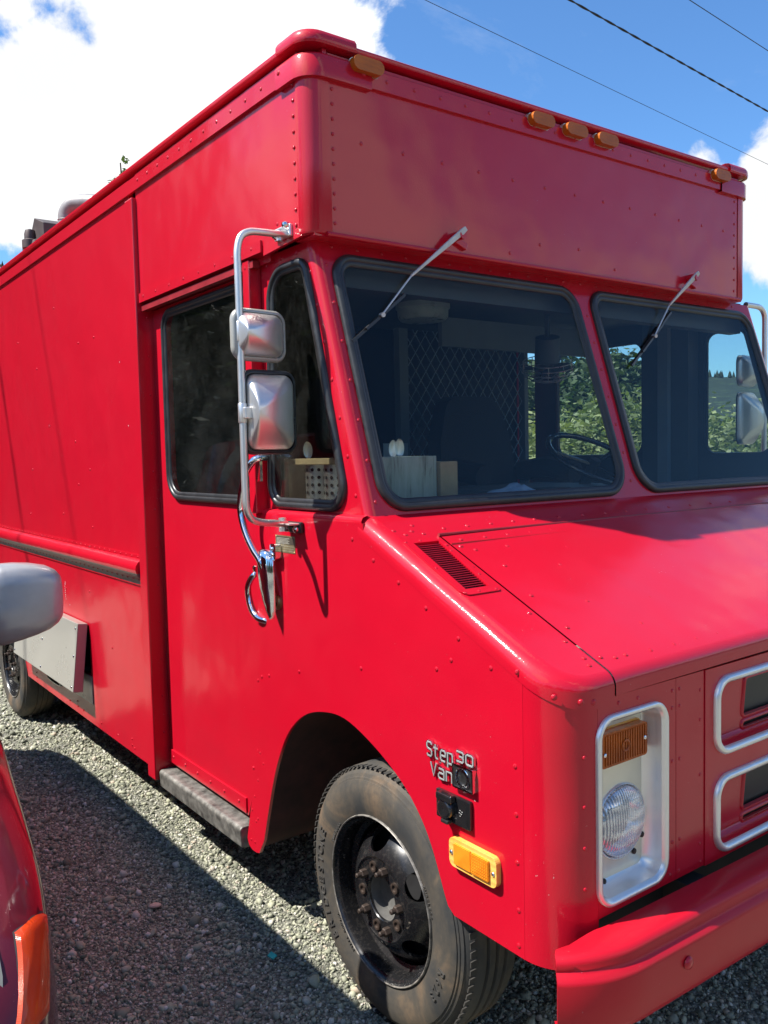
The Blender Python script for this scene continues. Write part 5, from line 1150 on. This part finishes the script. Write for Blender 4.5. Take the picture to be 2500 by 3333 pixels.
# tall firs to the left of the picture: the dark mass in the side windows
FP = sorted(((-1.2, 13.6, 9), (-2.3, 12.4, 10), (-3.4, 13.6, 11), (-4.5, 12.2, 10.5), (-5.6, 13.2, 10), (-6.7, 12.0, 7.0), (-7.4, 12.9, 6.9), (-8.3, 12.2, 6.4), (-9.6, 12.0, 6.5), (-11.2, 10.4, 8), (-13.0, 8.0, 8), (-2.9, 15.2, 12), (-5.0, 15.4, 12)))
ORD = 'leftmost,second,third,fourth,fifth,sixth,seventh,eighth,ninth,tenth,eleventh,twelfth,thirteenth'.split(',')
for i, (x, y, h) in enumerate(FP):
    o = empty('fir_tree', (x, y, 0)); tag(o, 'dark fir, %s from the left in the row beyond the parked car' % ORD[i], 'tree', 'firs beyond the parked car')
    m = MB(); m.tube([(x, y, -.2), (x, y, h * .5), (x, y, h)], [.18, .10, .02], 8); m.build('trunk', 'bark', o, 60)
    r = np.random.default_rng(200 + i); n = 6500; u = r.uniform(0, 1, n) ** .75; z = h * (1 - u * .95); ang = r.uniform(0, 6.283, n); ti = np.floor(z * 2.2); rad_ = (u * h * .23 + .1) * (.55 + .45 * r.uniform(0, 1, n) ** .5) * (.8 + .35 * np.sin(ang * 5 + ti * 2.4))
    leaf_cloud('crown', np.c_[x + np.cos(ang) * rad_, y + np.sin(ang) * rad_, z - rad_ * .25 + r.normal(size=n) * .06], .17, 'leaf_fir', o, 300 + i, .25, .4)
BT = ['dark broad-leaved tree behind the viewer, left one of three', 'dark broad-leaved tree behind the viewer, middle one of three', 'dark broad-leaved tree behind the viewer, right one of three']
for i, (x, y, h) in enumerate(((-11.5, -7.5, 4.6), (-8.0, -11.0, 4.8), (-3.6, -13.5, 4.4))):  # unseen trees added to darken the van's shaded front corner
    o = empty('leafy_tree', (x, y, 0)); tag(o, BT[i], 'tree', 'trees behind the viewer')
    woody(o, (x, y, -.1), (x, y, h * .7), .14, 170 + i)
    leaf_cloud('crown', np.concatenate([crown_pts((x, y, h * .5), (2.0, 2.0, h * .5), 5000, 280 + i, 60, .2, .7)]), .14, 'leaf_dark', o, 290 + i)
# hills
def hel(az):
    az = az % 360
    pts = [(0, 12.5), (13, 11.7), (22, 10), (35, 7.2), (50, 5.2), (54, 5.0), (57, 4.45), (60, 4.35), (65, 4.8), (80, 6), (110, 5), (150, 6.5), (200, 8), (250, 7), (300, 8), (335, 11), (360, 12.5)]
    for (a, e), (b, f) in zip(pts, pts[1:]):
        if a <= az <= b: return e + (f - e) * (az - a) / (b - a)
rows = []
for k, fr in enumerate((.30, .45, .6, .72, .82, .90, .96, 1.0, 1.04)):
    row = []
    for i in range(181):
        az = i * 2; e = hel(az); D = 1500 * fr; hgt = 1500 * math.tan(R(e)) * (0 if k == 0 else ((fr - .3) / .7) ** 1.25 if fr <= 1 else .97)
        hgt *= 1 + (.10 * mnoise.noise(Vector((az * .11, fr * 5, 1.7))) if 0 < k < 7 else 0)
        x, y = azp(az, D); row.append((x, y, hgt - 2))
    rows.append(row)
hl_ = MB().grid(rows).build('hills', 'hill', None, 80); hl_['kind'] = 'structure'
m = MB(); random.seed(12)
for i in range(150):
    az = random.uniform(49, 64) if i < 110 else random.uniform(5, 22); d = 1500 * random.uniform(.985, 1.0); e = hel(az); x, y = azp(az, d); z = d * math.tan(R(e)) - 6; h = random.uniform(8, 17); w_ = h * .20
    m.grid([[(x + math.cos(a) * w_ * q, y + math.sin(a) * w_ * q, z + h * t) for a in [k * math.pi / 3 for k in range(6)]] for q, t in ((.15, 0), (.2, .25), (1, .3), (.6, .65), (.02, 1.05))], cu=True)
rf = m.build('ridge_forest', 'leaf_fir', None, 0); rf['kind'] = 'stuff'
# ------------------------------------------------------------------ overhead wires on poles outside the frame
def wire(name, a, b, r, label, twist=False, sag=.0):
    a, b = Vector(a), Vector(b); d = b - a; A = a - d * ((a.x + 16) / d.x); B = a + d * ((46 - a.x) / d.x); n = 60; m = MB()
    pts = [A.lerp(B, i / n) for i in range(n + 1)]
    if not twist: m.tube(pts, r, 5)
    else:
        n = 900; u = Vector((0, 0, 1)); s = d.cross(u).normalized()
        for ph in (0, math.pi): m.tube([A.lerp(B, i / n) + (u * math.cos(i * .55 + ph) + s * math.sin(i * .55 + ph)) * r * .9 for i in range(n + 1)], r, 5)
    o = m.build(name, 'cable', None, 60); tag(o, label, 'wire', 'overhead wires'); return A, B
e1_ = wire('power_line', (7.766, 8.681, 9), (20.255, 9.931, 9), .0055, 'thin overhead wire, lowest of the three across the sky')
e2_ = wire('power_line', (9.704, 7.367, 9), (16.891, 8.045, 9), .0105, 'thick twisted overhead cable, middle of the three across the sky', True)
e3_ = wire('power_line', (11.333, 6.262, 9), (14.133, 6.499, 9), .007, 'overhead wire crossing the top right corner of the sky')
for i, lab in ((0, 'wooden utility pole carrying the wires, left of the van'), (1, 'wooden utility pole carrying the wires, far to the right')):
    q = [e[i] for e in (e1_, e2_, e3_)]; y0 = sum(p.y for p in q) / 3; x = q[0].x
    o = empty('utility_pole', (x, y0, 0)); tag(o, lab, 'utility pole', 'utility poles')
    MB().tube([(x, y0, -.3), (x, y0, 9.6)], [.15, .10], 12).build('post', 'pole', o, 60)
    ys2 = [p.y for p in q]; MB().box(x - .05, x + .05, min(ys2) - .2, max(ys2) + .2, 8.86, 8.96).build('cross_arm', 'pole', o, 0)
    for p in q: MB().lathe([(.03, 8.962), (.045, 8.98), (.03, 8.99)], (x, p.y, 0), (0, 0, 1), 10, caps=True).build('insulator', 'hub_alu', o, 60)
